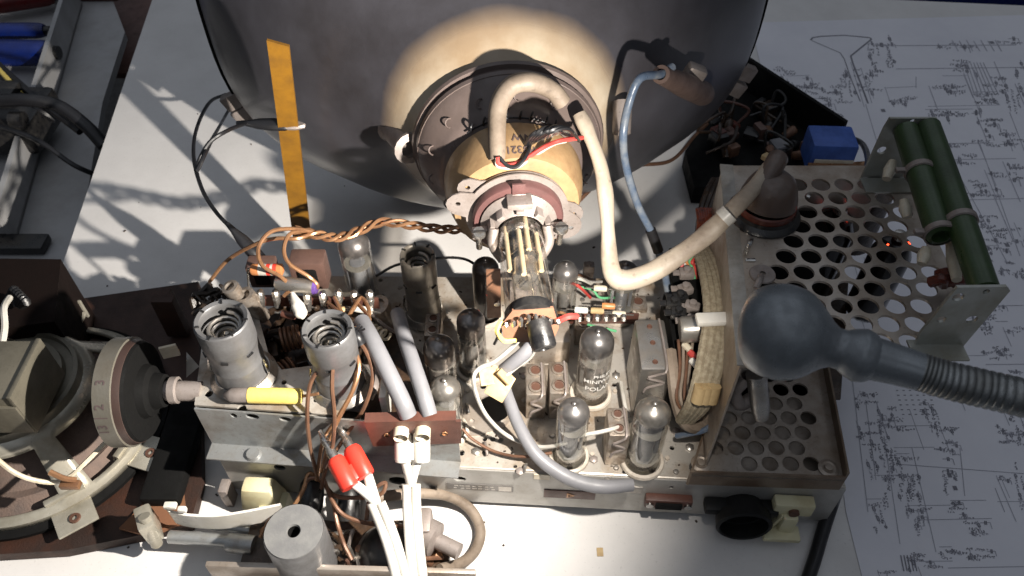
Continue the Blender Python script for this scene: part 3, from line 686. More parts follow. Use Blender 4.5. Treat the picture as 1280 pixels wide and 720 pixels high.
lead('clip_lead', [P(282, 118, .8), P(262, 128, 1.0), P(246, 160, 1.2), P(242, 195, 1.3), P(252, 235, 1.35), P(270, 265, 1.35), c2b], .018, 'wirebk', 'thin black lead hanging down to the clip beside the brown cores', 'wire', 'thin black clip leads')

# ------------------------------------------------------------------ valves
def valve(bpx, bpy, row, rpx_, zb, style, lab, group='glass valves standing on the chassis', shadow_text=None):
    b_ = P(bpx, bpy, zb); h = ztop(b_, row)-zb; top_ = b_+V((0, 0, h)); r = rpx_*depth((b_+top_)/2)/F
    root = thing('valve', lab, 'valve', b_, group)
    gm, am = {'get': (G_get, 'anode'), 'low': (G_get2, 'anode'), 'pale': (G_pale, 'anodepale'), 'print': (G_print, 'anode'), 'dark': (G_dark, 'anode'), 'top': (G_top, 'anode')}[style]
    zc = h-1.12*r
    if style != 'dark':
        th_ = {'get': .30, 'low': .95, 'pale': .25, 'print': .45, 'top': .05}[style]
        base = {'get': (.07, (.27, .255, .245)), 'low': (.18, (.22, .20, .19)), 'pale': (.05, (.26, .24, .23)), 'print': (.20, (.20, .19, .185)), 'top': (.06, (.36, .335, .30))}[style]
        gm = glass(style+'_valve_glass', getter=max((zc-th_*r)/h+.0, .05), grime=base[0], gcolor=base[1], gcol=(.24, .21, .19))
    g = MB(); g.lathe([(r*.55, .0), (r*.9, .01), (r, .03), (r*1.0, zc*.5), (r, zc)]+[(r*math.cos(a_), zc+.88*r*math.sin(a_)) for a_ in (.25, .5, .75, 1.0, 1.2)]+[(r*.24, zc+.86*r), (r*.17, zc+.92*r), (r*.165, zc+1.0*r), (r*.11, zc+1.08*r), (0, h)], seg=32)
    g.build('glass_envelope', gm, root, local=True)
    if style != 'dark':
        g = MB(); g.lathe([(r*.50, .16*h), (r*.52, .17*h), (r*.52, .56*h), (r*.5, .57*h)], seg=20, sx=1.25, sy=.85)
        for s_ in (-1, 1): g.box((s_*r*.68, 0, .36*h), (r*.22, .01, .38*h))
        g.lathe([(0, .59*h), (r*.5, .6*h), (0, .61*h)], seg=16)
        an = g.build('anode', M_[am], root, local=True)
        for z in (.14, .585):
            g = MB(); g.lathe([(0, z*h), (r*.88, z*h), (r*.88, z*h+.008), (0, z*h+.008)], seg=20); g.build('mica_spacer', M_['mica'], root, local=True)
        g = MB()
        for k in range(9): a = 2*PI*(k+.5)/10; g.tube([(r*.5*math.cos(a), r*.5*math.sin(a), 0), (r*.5*math.cos(a), r*.5*math.sin(a), .14*h)], .008, 5, sub=1)
        g.build('pin_wire', M_['solder'], root, local=True)
    else:
        g = MB(); g.lathe([(0, .45*h), (.018, .457*h), (0, .485*h)], o=(r*.2, -r*1.0, .1*h), seg=8); g.build('heater_glow', M_['glow'], root, local=True)
    return root, b_, r, h
sockets = []
V1 = valve(457, 378, 290, 19.5, .62, 'pale', 'tallest valve with pale blue white anode, behind the brown sleeves')
V2 = valve(609, 395, 323, 16.5, CZ, 'dark', 'nearly black valve with a red heater glow beside the tube neck')
V3 = valve(703, 397, 328, 15.5, CZ, 'get', 'silver topped valve just right of the tube neck')
V4 = valve(773, 393, 328, 17, CZ, 'pale', 'valve under the bend of the thick beige cable')
V5 = valve(592, 462, 389, 17.5, CZ, 'low', 'valve with a drawn glass tip just left of the black socket cylinder')
V6 = valve(555, 492, 422, 19.5, CZ, 'low', 'upper of the two close domed valves right of the grey sleeves')
V7 = valve(562, 540, 474, 19.5, CZ, 'top', 'valve with a bright silver dome beside the brown terminal plate')
V8 = valve(738, 493, 412, 21, CZ, 'print', 'dark topped valve with white printed lettering in the middle of the chassis')
V9 = valve(711, 572, 503, 20, CZ, 'get', 'clear valve in front of the pair of slotted cans')
V10 = valve(802, 577, 503, 22, CZ, 'top', 'clear valve with smoky dome in front of the tall metal can')
for v, lab in ((V2, 0), (V3, 0), (V4, 0), (V5, 0), (V6, 0), (V7, 0), (V8, 0), (V9, 0), (V10, 0)): sockets.append((v[1], v[2]))
root, b_, r, h = V8
def vt(zc):
    return lambda p: V(((r+.003)*math.cos(-PI/2+.50+p.x/r), (r+.003)*math.sin(-PI/2+.50+p.x/r), zc+p.y))
for tx_, sz_, zz_ in (('PHILIPS', .05, .50), ('MINIWATT', .062, .42), ('POLAND', .068, .31)):
    text_mb(tx_, sz_, Matrix.Identity(4), bend=vt(zz_*h)).build('printed_lettering', M_['textwhite'], root, local=True)

# ------------------------------------------------------------------ main chassis
ch = thing('chassis', 'long folded zinc television chassis carrying the valves', 'chassis', P(640, 480, .1))
fl_, fr_ = P(273, 566, CZ), P(1057, 607, CZ); fd = (fr_-fl_).normalized()
bl_, br_ = P(415, 345, CZ), P(900, 350, CZ)
holes = []
def hp_(px, py, rp): p = P(px, py, CZ); holes.append((p.x, p.y, R(p, rp)))
for x, y, r_ in [(577, 566, 4), (606, 566, 3.5), (616, 549, 3.5), (626, 550, 3.5), (606, 549, 3), (644, 583, 2.5), (604, 483, 4), (617, 510, 21), (815, 587, 4.5), (712, 584, 4), (768, 481, 3), (476, 350, 3), (478, 370, 3), (590, 512, 2.5), (588, 523, 2.5), (655, 548, 3), (668, 556, 2), (760, 500, 2), (780, 590, 2.5), (735, 515, 2.2), (640, 566, 2), (560, 557, 2), (800, 380, 3), (745, 365, 3), (840, 560, 3)]: hp_(x, y, r_)
fl2, fr2 = fl_, fr_
g = MB(); g.plate([(fl_.x, fl_.y), (fr_.x, fr_.y), (P(960, 350, CZ).x, P(900, 350, CZ).y), (bl_.x, bl_.y), (P(440, 420, CZ).x-.9, P(440, 420, CZ).y)], holes, CZ-.02, CZ); g.build('top_plate', M_['zinc'], ch)
# front wall with openings
Mw = wallM(V((fl_.x, fl_.y-.012, .08)), V((fr_.x, fr_.y-.012, .08))); Lw = (fr_-fl_).length; Hw = CZ-.08
def wx(px): return (P(px, 590, CZ-.2)-fl_).dot(fd)
def oval(cx, cy, a, b2): return [(cx+a*math.cos(2*PI*k/20), cy+b2*math.sin(2*PI*k/20)) for k in range(20)]
g = MB(); g.plate([(0, 0), (Lw, 0), (Lw, Hw-.012), (0, Hw-.012)], [oval(wx(576), Hw-.16, .05, .035), (wx(352), Hw-.13, .045), oval(wx(500), Hw-.24, .09, .06), (wx(835), Hw-.12, .02), oval(wx(505), .18, .05, .03)], 0, .015, Mw)
g.build('front_wall', M_['zincfront'], ch)
g = MB(); g.tube([V((fl_.x, fl_.y-.004, CZ-.012)), V((fr_.x, fr_.y-.004, CZ-.012))], .014, 8, sub=1); g.build('folded_edge', M_['zinc'], ch)
g = MB(); g.box((fl_+fr_)/2+V((0, .12, -CZ+.085)), (Lw*.995, .26, .012), rot=Matrix.Rotation(math.atan2(fd.y, fd.x), 3, 'Z')); g.build('bottom_lip', M_['zincgrey'], ch)
for nm, p, q in (('side_wall', fl_, V((P(440, 420, CZ).x-.9, P(440, 420, CZ).y, 0))), ('side_wall', fr_, P(960, 350, CZ)), ('back_wall', P(960, 350, CZ), bl_)):
    g = MB(); rimwall(g, p, q, .08, CZ-.022, .015); g.build(nm, M_['zincgrey'], ch)
def socket(mb, c, r):
    mb.lathe([(r*1.02, -.01), (r*1.30, 0), (r*1.34, .015), (r*1.28, .035), (r*1.1, .04), (r*1.02, .02)], c+V((0, 0, .002)), seg=28)
    return mb
for c, r in sockets:
    g = MB(); socket(g, c, r)
    for s_ in (-1, 1): g.lathe([(0, .02), (.018, .018), (.02, 0)], c+V((s_*r*1.55, r*.2, .0)), seg=8)
    g.build('valve_socket', M_['socket'], ch)
# flanged brown ring by the big hole, nubs, rivets
c = P(600, 520, CZ); g = MB(); g.plate([(P(x, y, CZ).x, P(x, y, CZ).y) for x, y in ((578, 528), (580, 510), (596, 500), (603, 512), (610, 524), (625, 530), (640, 524), (630, 535), (600, 545), (584, 545))], [(P(590, 527, CZ).x, P(590, 527, CZ).y, .02)], CZ+.002, CZ+.014)
g.build('mounting_plate', M_['cage'], ch)
for x, y in [(583, 513), (690, 590), (760, 600), (655, 500), (756, 400), (770, 585), (845, 590), (500, 360), (660, 365), (728, 375), (560, 390), (534, 365), (690, 545), (750, 510), (795, 500)]:
    g = MB(); p = P(x, y, CZ); g.lathe([(0, .018), (.018, .014), (.024, 0)], p, seg=10)
    g.build('rivet', M_['alu'], ch)
# name plate and labels on the front wall
def on_front(px, py):   # point on the front wall seen here
    n = V((fd.y, -fd.x, 0)); d = (_f*F + V((1, 0, 0))*(px-640) + _u*(360-py)); o2 = V((0, 0, CAMZ)); q = fl_+n*.03
    return o2+d*((q-o2).dot(n)/d.dot(n))
Rw = Matrix.Rotation(math.atan2(fd.y, fd.x), 3, 'Z')
c = on_front(600, 609); g = MB(); g.box(c, (.52, .008, .09), rot=Rw, mat=0)
n = V((fd.y, -fd.x, 0))
g.box(c+fd*.195+n*.003, (.10, .008, .066), rot=Rw, mat=1)
for k in range(2):
    for j in range(7):
        g.box(c+fd*(-.19+j*.048+random.uniform(-.006, .006))+n*.003+V((0, 0, .018-.036*k)), (random.uniform(.022, .042), .008, .010), rot=Rw, mat=1)
g.build('type_plate', [mat('plate_grey', (.19, .18, .17), .4, .5), M_['alu']], ch)
c = on_front(712, 618); g = MB(); g.box(c, (.40, .012, .12), rot=Rw, bev=.004); g.lathe([(.02, 0), (.045, .003), (.02, .006)], c+n*.008, n, 3, mat=1); g.build('brown_label', [M_['brownpax'], M_['copper']], ch)
c = on_front(677, 600); g = MB(); g.box(c+V((0, 0, .05)), (.12, .01, .07), rot=Rw); g.build('paper_label', M_['bead'], ch)
c = on_front(790, 612); g = MB(); g.box(c, (.16, .012, .10), rot=Rw, bev=.004); g.build('metal_tab', M_['alu'], ch)
c = on_front(835, 622); sk = MB(); sk.box(c+n*.03, (.36, .07, .12), rot=Rw, bev=.015); sk.box(c+n*.07, (.20, .03, .07), rot=Rw, mat=1)
for s_ in (-1, 1): sk.lathe([(0, .02), (.03, .018), (.03, 0)], c+fd*s_*.145+n*.065, n, 10, mat=2)
sk.build('outlet_socket', [M_['brownpax'], M_['blackmat'], M_['steel']], ch)
c = on_front(918, 640)
g = MB(); g.lathe([(.0, .0), (.15, 0), (.16, .10), (.205, .12), (.21, .21), (.19, .225), (.18, .215), (.17, .05), (0, .04)], c+V((.02, 0, .14))-n*.02, (n+V((0, 0, .02))), 32)
g.box(c+V((0, 0, .20))+n*.06, (.56, .12, .09), rot=Rw, bev=.03)
g.build('round_socket', mat('socket_black', (.008, .008, .008), .5, spec=.3), ch)
c = on_front(985, 632)
g = MB(); g.box(c+n*.05+V((0, 0, .10)), (.30, .10, .16), rot=Rw, bev=.02); g.box(c+n*.09+V((-.01, 0, -.06)), (.12, .12, .24), rot=Rw, bev=.03); g.box(c+n*.15+V((-.04, 0, -.17)), (.28, .12, .05), rot=Rw, bev=.01); g.box(c+n*.09+V((-.09, 0, -.05)), (.03, .05, .2), rot=Rw @ Matrix.Rotation(.25, 3, 'Y'), bev=.01)
g.lathe([(0, .03), (.04, .025), (.04, 0)], c+n*.10+V((0, 0, .10)), n, 12, mat=1)
g.build('nylon_foot', [M_['yellowed'], M_['rust']], ch)
# left lower end: nylon blocks and metal legs
g = MB(); c = on_front(330, 600); g.box(c+n*.10+V((0, 0, -.02)), (.34, .2, .28), rot=Rw, bev=.04, taper=.7); g.box(c+n*.16+V((0.1, 0, -.16)), (.22, .2, .2), rot=Rw, bev=.03); g.build('nylon_foot', M_['yellowed'], ch)
g = MB(); c = on_front(283, 605); g.box(c+n*.06+V((0.02, 0, -.08)), (.07, .12, .34), rot=Rw, bev=.01); g.build('end_tab', M_['dustmetal'], ch)
for x, y, r_ in ((391, 600, .10), (437, 612, .095)):
    g = MB(); c = on_front(x, y); g.lathe([(0, .30), (r_*.8, .29), (r_, .22), (r_*.95, .05), (r_*.7, 0)], c-n*.02, n+V((0, 0, -.5)), 20); g.build('black_knob', M_['black'], ch)

# ------------------------------------------------------------------ RF / tuner sub-chassis
RZ = 1.15
rf = thing('tuner_unit', 'raised grey tuner box at the left end of the chassis', 'tuner box', P(350, 500, .62))
f0, f1 = P(243, 506, RZ), P(572, 530, RZ); rd_ = (f1-f0).normalized()
def xy(px, py, z): p = P(px, py, z); return (p.x, p.y)
g = MB(); g.plate([(f0.x, f0.y), xy(425, 519, RZ), xy(425, 470, RZ), xy(405, 455, RZ), xy(352, 462, RZ), xy(335, 440, RZ), xy(320, 385, RZ), xy(258, 385, RZ)], [(*xy(261, 492, RZ), .03), (*xy(281, 493, RZ), .03), (*xy(302, 515-4, RZ), .035), (*xy(395, 500, RZ), .02), (*xy(355, 478, RZ), .02)], RZ-.02, RZ); g.build('top_plate', M_['zinc'], rf)
Mf = wallM(V((f0.x, f0.y-.012, .66)), V((f1.x, f1.y-.012, .66))); Lf = (f1-f0).length
g = MB(); g.plate([(0, 0), (Lf, 0), (Lf, RZ-.675), (0, RZ-.675)], [oval(.28, RZ-.675-.05, .025, .03), oval(.42, RZ-.675-.045, .05, .035), oval(.66, RZ-.675-.05, .045, .03)], 0, .014, Mf); g.build('front_wall', M_['zincgrey'], rf)
g = MB(); n2 = V((rd_.y, -rd_.x, 0)); R2 = Matrix.Rotation(math.atan2(rd_.y, rd_.x), 3, 'Z')
g.box((f0+f1)/2+V((0, 0, -RZ+.66))+n2*.08, (Lf, .16, .014), rot=R2); g.lathe([(0, .03), (.05, .03), (.06, 0)], f0+rd_*.35+V((0, 0, -RZ+.667))+n2*.1, seg=12); g.build('front_lip', M_['zincgrey'], rf)
g = MB(); rimwall(g, V((f0.x, f0.y, 0)), V((*xy(258, 385, RZ), 0)), .05, RZ-.022, -.015); g.build('side_wall', M_['zincgrey'], rf)
g = MB(); a = V((f0.x, f0.y-.012, 0)); g.plate([(0, 0), (.30, 0), (.28, .6), (0, .6)], [], 0, .012, wallM(V((a.x, a.y, .06)), V((a.x+1, a.y+.0, .06)))); g.build('leg_plate', M_['zincgrey'], rf)
g = MB(); g.plate([xy(258, 392, .75), xy(470, 385, .75), xy(560, 470, .75), xy(560, 520, .75), xy(270, 500, .75)], [], .70, .72)
for k in range(46):
    x, y = random.uniform(300, 470), random.uniform(400, 470); p = P(x, y, .75)
    if random.random() < .5: g.box(p+V((0, 0, random.uniform(.02, .2))), [random.uniform(.05, .16) for _ in range(3)], rot=Matrix.Rotation(random.uniform(0, 3), 3, 'Z'), bev=.012, mat=0)
    else: g.tube([p, p+V((random.uniform(-.1, .1), random.uniform(-.1, .1), .2)), p+V((random.uniform(-.2, .2), random.uniform(-.1, .1), .1))], .03, 8)
g.build('wired_interior', M_['dirtbrown'], rf)
g = MB(); g.tube(helix(P(352, 425, 1.0), P(378, 420, 1.0), .09, 5), .014, 6, sub=1); g.tube(helix(P(340, 470, 1.0), P(368, 455, 1.0), .07, 5), .012, 6, sub=1); g.build('coil', M_['brownwire'], rf)

# shield cans
def shield(bpx, bpy, row, rp, zb, mt, lab, tilt=0, hr=1):
    b_ = P(bpx, bpy, zb); h = ztop(b_, row)-zb; r = rp*depth(b_+V((0, 0, h)))/F
    root = thing('valve_shield', lab, 'valve shield', b_, 'cylindrical valve shields with a spring inside')
    g = MB(); g.lathe([(r*1.02, .0), (r*1.05, .02), (r*1.0, .06), (r*.96, .10), (r*.96, h*.33), (r*.985, h*.335), (r*.985, h*.36), (r*.96, h*.37), (r*.96, h*.62), (r*.98, h*.63), (r*1.0, h*.66), (r*1.0, h*.95), (r*.985, h*.985), (r*.93, h), (r*.80, h*.985), (r*.76, h*.965), (r*.76, h*.93), (r*.90, h*.92), (r*.90, .1)], seg=40)
    body = g.build('shield_body', M_[mt], root, local=True)
    g = MB()
    for k in range(3):
        a = -PI/2-1.0+k*1.0; g.box((r*.99*math.cos(a), r*.99*math.sin(a), h*.60), (.05, .014, .012), rot=Matrix.Rotation(a+PI/2, 3, 'Z') @ Matrix.Rotation(.25, 3, 'X'))
    for k in range(7):
        a = 2*PI*k/7; g.box((r*.87*math.cos(a), r*.87*math.sin(a), h*.998), (.035, .012, .012), rot=Matrix.Rotation(a, 3, 'Z'))
    g.build('slot', M_['black'], body, local=True)
    g = MB(); g.tube(helix((0, 0, h*.90), (0, 0, h*.72), r*.64, 3.2, r2=r*.34), .014, 8, sub=1); g.build('spring', M_['alu'], root, local=True)
    g = MB(); g.lathe([(r*.6, .05), (r*.6, h*.60), (r*.5, h*.68), (r*.3, h*.73), (r*.12, h*.74), (r*.1, h*.78), (0, h*.80)], seg=20); g.build('valve_dome', M_['gunmetal'], root, local=True)
    g = MB(); g.lathe([(r*1.0, .0), (r*1.25, .0), (r*1.28, .02), (r*1.05, .07), (r*1.0, .07)], seg=32); g.build('base_collar', M_['alu'], root, local=True)
    for s_ in (-1, 1):
        g = MB(); g.tube([(s_*r*1.03, -.02, h*.05), (s_*r*1.10, -.04, h*.22), (s_*r*1.02, -.02, h*.36)], .010, 6); g.build('spring_clip', M_['steel'], root, local=True)
    return root
shield(306, 470, 399, 35, RZ, 'can', 'grey valve shield at the far left above the yellow capacitor')
shield(428, 482, 410, 33, RZ-.02, 'can', 'grey valve shield in the middle of the brown wires')
shield(531, 394, 318, 22.5, CZ+.02, 'can2', 'paler slimmer valve shield standing apart behind the grey sleeves')

# yellow capacitor
a, b_ = P(283, 493, RZ+.09), P(380, 495, RZ+.09)
yc = thing('yellow_capacitor', 'yellow tubular capacitor lying along the front edge of the tuner box', 'capacitor', (a+b_)/2)
g = MB(); d = (b_-a); g.lathe([(0, 0), (.045, 0), (.05, .02), (.058, .04), (.058, d.length*.94), (.05, d.length*.985), (.02, d.length)], P(309, 494, RZ+.09), d, 20); 
yc_l = (P(378, 495, RZ+.09)-P(309, 494, RZ+.09)).length
g.bm.free(); g = MB(); g.lathe([(0, 0), (.045, 0), (.058, .015), (.058, yc_l*.94), (.05, yc_l*.985), (.02, yc_l)], P(309, 494, RZ+.09), d, 20); g.build('body', M_['yellow'], yc)
g = MB(); g.tube([P(280, 494, RZ+.09), P(290, 494, RZ+.09), P(312, 494, RZ+.09)], [.02, .055, .055], 12, sub=2); g.build('end_cap', M_['dustmetal'], yc)
g = MB(); g.tube([P(378, 495, RZ+.09), P(388, 494, RZ+.10), P(398, 492, RZ+.12)], .012, 6); g.build('wire_lead', M_['copper'], yc)

# tuner shaft, dial drum
dr = thing('channel_dial', 'channel drum with a pale numbered band and dark hub', 'dial', P(165, 490, 1.0))
c = P(150, 490, 1.15); a = V((1, .04, 0)).normalized(); rD = .40
g = MB(); g.lathe([(rD*.86, -.01), (rD, -.01), (rD, .11), (rD*.97, .115)], c, a, 64); g.build('number_band', mat('dial_band', (.17, .16, .135), .4, .3, (.14, .125, .10), 6), dr)
g = MB(); g.lathe([(rD*.97, .11), (rD*.97, .115), (rD*.93, .16), (rD*.90, .165)], c, a, 64); g.build('brown_ring', mat('drum_brown', (.05, .03, .025), .4), dr)
g = MB(); g.lathe([(rD*.92, .16), (rD*.89, .185), (rD*.50, .19), (rD*.46, .24), (rD*.34, .26), (rD*.30, .33), (0, .34)], c, a, 64); g.build('hub', M_['blackmat'], dr)
def dialf(th0, s0):
    u_, v_, w_ = frame_of(a)
    def f(p):
        an = th0-p.y/rD   # text up runs round the band
        dirv = V((0, -math.cos(an), math.sin(an)))
        return c+a*(.10+p.x)+dirv*(rD+.003)
    return f
nums = []
for tx, th in (('3', 1.12), ('2', .70), ('13', .26)):
    tm = text_mb(tx, .09, Matrix.Identity(4), bend=lambda p, th=th: (lambda an: c+a*(.055-p.y)+V((0, -math.cos(an), math.sin(an)))*(rD+.003))(th+p.x/rD))
    tm.build('number', M_['textdark'], dr)
tm = MB(); tm.poly([c+a*x+V((0, -math.cos(t2), math.sin(t2)))*(rD+.003) for x, t2 in ((.01, .49), (.10, .49), (.10, .51), (.01, .51))]); tm.build('dial_mark', M_['textdark'], dr)
g = MB(); g.tube([c+a*.3, P(252, 489, 1.12)], .075, 16, sub=1); g.lathe([(.08, .36), (.10, .37), (.10, .42), (.08, .43)], c, a, 20); g.build('shaft', M_['dustmetal'], dr)
g = MB(); g.box(P(212, 439, 1.3), (.12, .02, .12), rot=Matrix.Rotation(.3, 3, 'Z')); tag(g.build('paper_tag', M_['bead']), 'tiny tan paper tag left of the grey valve shield at the far left', 'tag')
g = MB(); g.poly([P(233, 440, 1.2), P(249, 458, 1.2), P(233, 472, 1.15)]); g.poly([P(233, 440, 1.19), P(249, 458, 1.19), P(233, 472, 1.14)]); g.poly([P(233, 440, 1.2), P(249, 458, 1.2), P(249, 458, 1.19), P(233, 440, 1.19)])
tag(g.build('metal_gusset', M_['alu']), 'small bright triangular metal corner left of the tuner box', 'bracket')

# two brown cores, striped resistor, purple capacitor, tag strip, white capacitor
def core(c, s, lab):
    r = thing('wound_core', lab, 'coil core', c, 'brown potted cores behind the tag strip')
    g = MB(); g.box(c+V((0, 0, s*.5)), (s*.94, s*.6, s), bev=s*.07, mat=0); g.build('winding', M_['browntrans'], r)
    g = MB(); g.box(c+V((0, 0, s*.5)), (s*.5, s*.75, s*.6), bev=s*.08); g.build('core_block', M_['blackmat'], r)
core(P(334, 352, .95), .25, 'left one of the two brown cores, under the striped resistor')
core(P(392, 352, .95), .31, 'right one of the two brown cores, beside the tall pale valve')
a, b_ = P(314, 337, 1.52), P(354, 337, 1.52); d = b_-a
g = thing('striped_resistor', 'orange resistor with white and red bands behind the tag strip', 'resistor', a)
w = MB(); L_ = d.length; w.lathe([(0, 0), (.042, .005), (.047, .02), (.047, L_*.25)], a, d, 16, mat=0); w.lathe([(.047, L_*.25), (.047, L_*.5)], a, d, 16, mat=1); w.lathe([(.047, L_*.5), (.047, L_*.62)], a, d, 16, mat=2); w.lathe([(.047, L_*.62), (.047, L_*.70)], a, d, 16, mat=1); w.lathe([(.047, L_*.70), (.047, L_*.82)], a, d, 16, mat=2); w.lathe([(.047, L_*.82), (.047, L_*.96), (.03, L_), (0, L_)], a, d, 16, mat=0)
w.build('body', [M_['orange'], M_['whitewire'], M_['red']], g)
w = MB(); w.tube([a, a-d*.1, P(311, 360, 1.35), P(313, 378, 1.3)], .009, 6); w.build('wire_lead', M_['solder'], g)
a, b_ = P(344, 353, 1.40), P(398, 360, 1.40); d = b_-a; L_ = d.length
g = MB(); g.lathe([(0, 0), (.05, .01), (.058, .04), (.058, L_*.9), (.045, L_*.97), (0, L_)], a, d, 18, mats=[1, 1, 1, 0, 0, 0][:5])
tag(g.build('purple_capacitor', [M_['purple'], M_['alu']]), 'glossy purple tubular capacitor behind the tag strip', 'capacitor')
ts = thing('tag_strip', 'brown tag strip with a row of soldered lugs', 'tag strip', P(400, 375, 1.2))
g = MB(); g.box(P(395, 377, 1.22), (1.0, .03, .10), rot=Matrix.Rotation(-.03, 3, 'Z')); g.build('strip', M_['brownpax'], ts)
for k in range(8):
    p = P(326+k*19.5, 371+random.uniform(-2, 3), 1.30); g = MB()
    g.tube([p+V((0, .04, .02)), p+V((0, 0, .03)), p+V((.005, -.03, -.02)), p+V((0, -.05, -.08))], [.02, .035, .03, .022], 8, sub=3); g.lathe([(0, .02), (.02, .012), (.024, 0)], p+V((0, -.035, .0)), V((0, -.6, .8)), 8)
    g.build('lug', M_['solder'], ts)
a, b_ = P(368, 373, 1.34), P(379, 398, 1.30)
g = MB(); g.tube([P(364, 362, 1.36), a, a.lerp(b_, .4), a.lerp(b_, .8), b_], [.008, .03, .052, .05, .012], 14, sub=5)
tag(g.build('white_capacitor', M_['white']), 'white teardrop capacitor pointing at the middle valve shield', 'capacitor')
# small coaxial fittings near shield 1
def trimmer(px, py, z, s, lab, ln=None):
    c = P(px, py, z); g = MB(); g.lathe([(0, -.25), (.05*s, -.25), (.05*s, -.02), (.065*s, -.01), (.065*s, .06), (.04*s, .065), (.035*s, .03), (0, .03)], c, V((-.25, -.1, 1)), 16)
    return tag(g.build('trimmer', M_['ifcan']), lab, 'trimmer', 'small hollow trimmers')
trimmer(292, 364, 1.45, 1, 'small hollow trimmer just above the far left valve shield')
trimmer(310, 374, 1.35, 1.2, 'small hollow trimmer right beside the far left valve shield, the lower one')
trimmer(475, 386, 1.0, 1.5, 'small hollow trimmer at the top of the grey sleeves')
# tuner back end greebles
g = MB()
for k in range(26):
    p = P(random.uniform(245, 290), random.uniform(368, 395), 1.02); g.tube([p, p+V((random.uniform(-.1, .1), random.uniform(-.06, .06), .07)), p+V((random.uniform(-.14, .14), random.uniform(-.07, .07), .01))], random.choice([.008, .014, .022]), 7)
tag(g.build('wiring_tangle', mat('tangle_dark', (.022, .014, .009), .45)), 'dark tangle of wiring at the back left corner of the tuner box', 'wiring')
# resistors, lugs and fragments around tuner centre
for k, (x, y, c_) in enumerate([(395, 385, 'dirtbrown'), (352, 392, 'brownpax'), (425, 370, 'bead'), (442, 385, 'white'), (410, 392, 'tape')]):
    p = P(x, y, 1.22); q = p+V((random.uniform(.1, .16), random.uniform(-.05, .05), 0)); g = MB(); d = q-p
    g.tube([p-d*.5, p, q, q+d*.5], .008, 6, mat=1, sub=1); g.lathe([(0, 0), (.026, .003), (.03, .02), (.03, d.length-.02), (.026, d.length), (0, d.length)], p, d, 12)
    tag(g.build('resistor', [M_[c_], M_['solder']]), ['dark brown resistor below the tag strip', 'reddish brown resistor left of the white teardrop capacitor', 'cream resistor under the tall pale valve', 'small white resistor at the head of the grey sleeves', 'tan resistor above the middle valve shield'][k], 'resistor')

# ------------------------------------------------------------------ wires from braid
bp_ = [P(368, 288, 1.75), P(395, 293, 1.7), P(420, 297, 1.65), P(445, 290, 1.6), P(475, 278, 1.6), P(510, 281, 1.6), P(545, 286, 1.62), P(575, 287, 1.65), P(605, 288, 1.75)]
g = MB()
for s_ in braid(bp_, 3, .031, 4.6): g.tube(s_, .0145, 6, sub=1)
tag(g.build('twisted_leads', M_['copper']), 'twisted copper brown leads running from the tuner to the tube neck', 'wire')
bw = [([P(262, 352, 1.3), P(285, 325, 1.5), P(320, 305, 1.7), P(345, 298, 1.75), P(372, 298, 1.75), P(395, 290, 1.7)], 'brown lead arching out to the far left of the tuner'),
      ([P(395, 290, 1.7), P(365, 286, 1.85), P(338, 290, 1.95), P(323, 310, 1.9), P(328, 332, 1.7), P(350, 345, 1.5), P(362, 360, 1.4), P(355, 370, 1.32)], 'brown lead looping behind the striped resistor'),
      ([P(385, 288, 1.75), P(363, 292, 1.85), P(355, 312, 1.8), P(362, 330, 1.65), P(385, 345, 1.5), P(397, 358, 1.42), P(385, 368, 1.32)], 'brown lead curling down in front of the right brown core'),
      ([P(418, 372, 1.35), P(432, 398, 1.4), P(440, 388, 1.4), P(452, 372, 1.35), P(462, 392, 1.4), P(450, 405, 1.4), P(430, 415, 1.45)], 'brown lead wound loosely right of the middle shield'),
      ([P(440, 372, 1.3), P(462, 400, 1.45), P(432, 412, 1.5), P(425, 392, 1.4), P(410, 378, 1.3)], 'brown lead crossing the tops of the grey sleeves')]
for pts, lab in bw: lead('brown_lead', pts, .0155, 'copper', lab, 'wire', 'brown leads around the tuner', seg=7)
kn = P(440, 418, 1.55)
harn = [[kn, P(420, 440, 1.6), P(415, 480, 1.5), P(418, 520, 1.3), P(415, 560, 1.0), P(405, 585, .9)],
        [kn, P(405, 455, 1.5), P(388, 480, 1.4), P(384, 520, 1.2), P(388, 560, .9), P(398, 600, .6)],
        [kn, P(458, 440, 1.5), P(466, 470, 1.4), P(455, 510, 1.2), P(430, 548, .95), P(408, 585, .8), P(402, 610, .6)],
        [P(440, 435, 1.5), P(447, 455, 1.45), P(440, 490, 1.35), P(425, 520, 1.2), P(412, 550, 1.0), P(402, 590, .7)],
        [P(442, 435, 1.52), P(449, 458, 1.47), P(441, 488, 1.37), P(422, 522, 1.2), P(404, 552, .95), P(396, 600, .6)],
        [P(400, 598, .6), P(385, 600, .6), P(372, 625, .5), P(360, 640, .5), P(345, 650, .4), P(330, 662, .35)],
        [P(402, 602, .55), P(386, 592, .62), P(378, 615, .55), P(352, 652, .42), P(338, 650, .4), P(325, 672, .35)],
        [P(405, 600, .6), P(415, 625, .6), P(432, 645, .55), P(470, 656, .5), P(520, 658, .5)],
        [P(405, 605, .5), P(420, 620, .6), P(450, 622, .65), P(476, 618, .7), P(482, 604, .75), P(472, 608, .75), P(462, 625, .6), P(458, 650, .5)],
        [P(405, 602, .5), P(416, 628, .55), P(422, 655, .5), P(430, 680, .4), P(440, 700, .35)]]
hl = ['front brown lead dropping past the middle valve shield', 'leftmost brown lead bowing outward below the middle valve shield', 'rightmost brown lead bowing outward below the middle valve shield', 'shiny brown lead twisted behind the front one', 'second twisted brown lead behind the front one', 'brown lead twisting down to the front control board', 'second brown lead twisting down to the front control board', 'brown lead running along the back of the control board', 'brown lead with a tight loop under the red plug', 'brown lead falling between the pot and the black rotor']
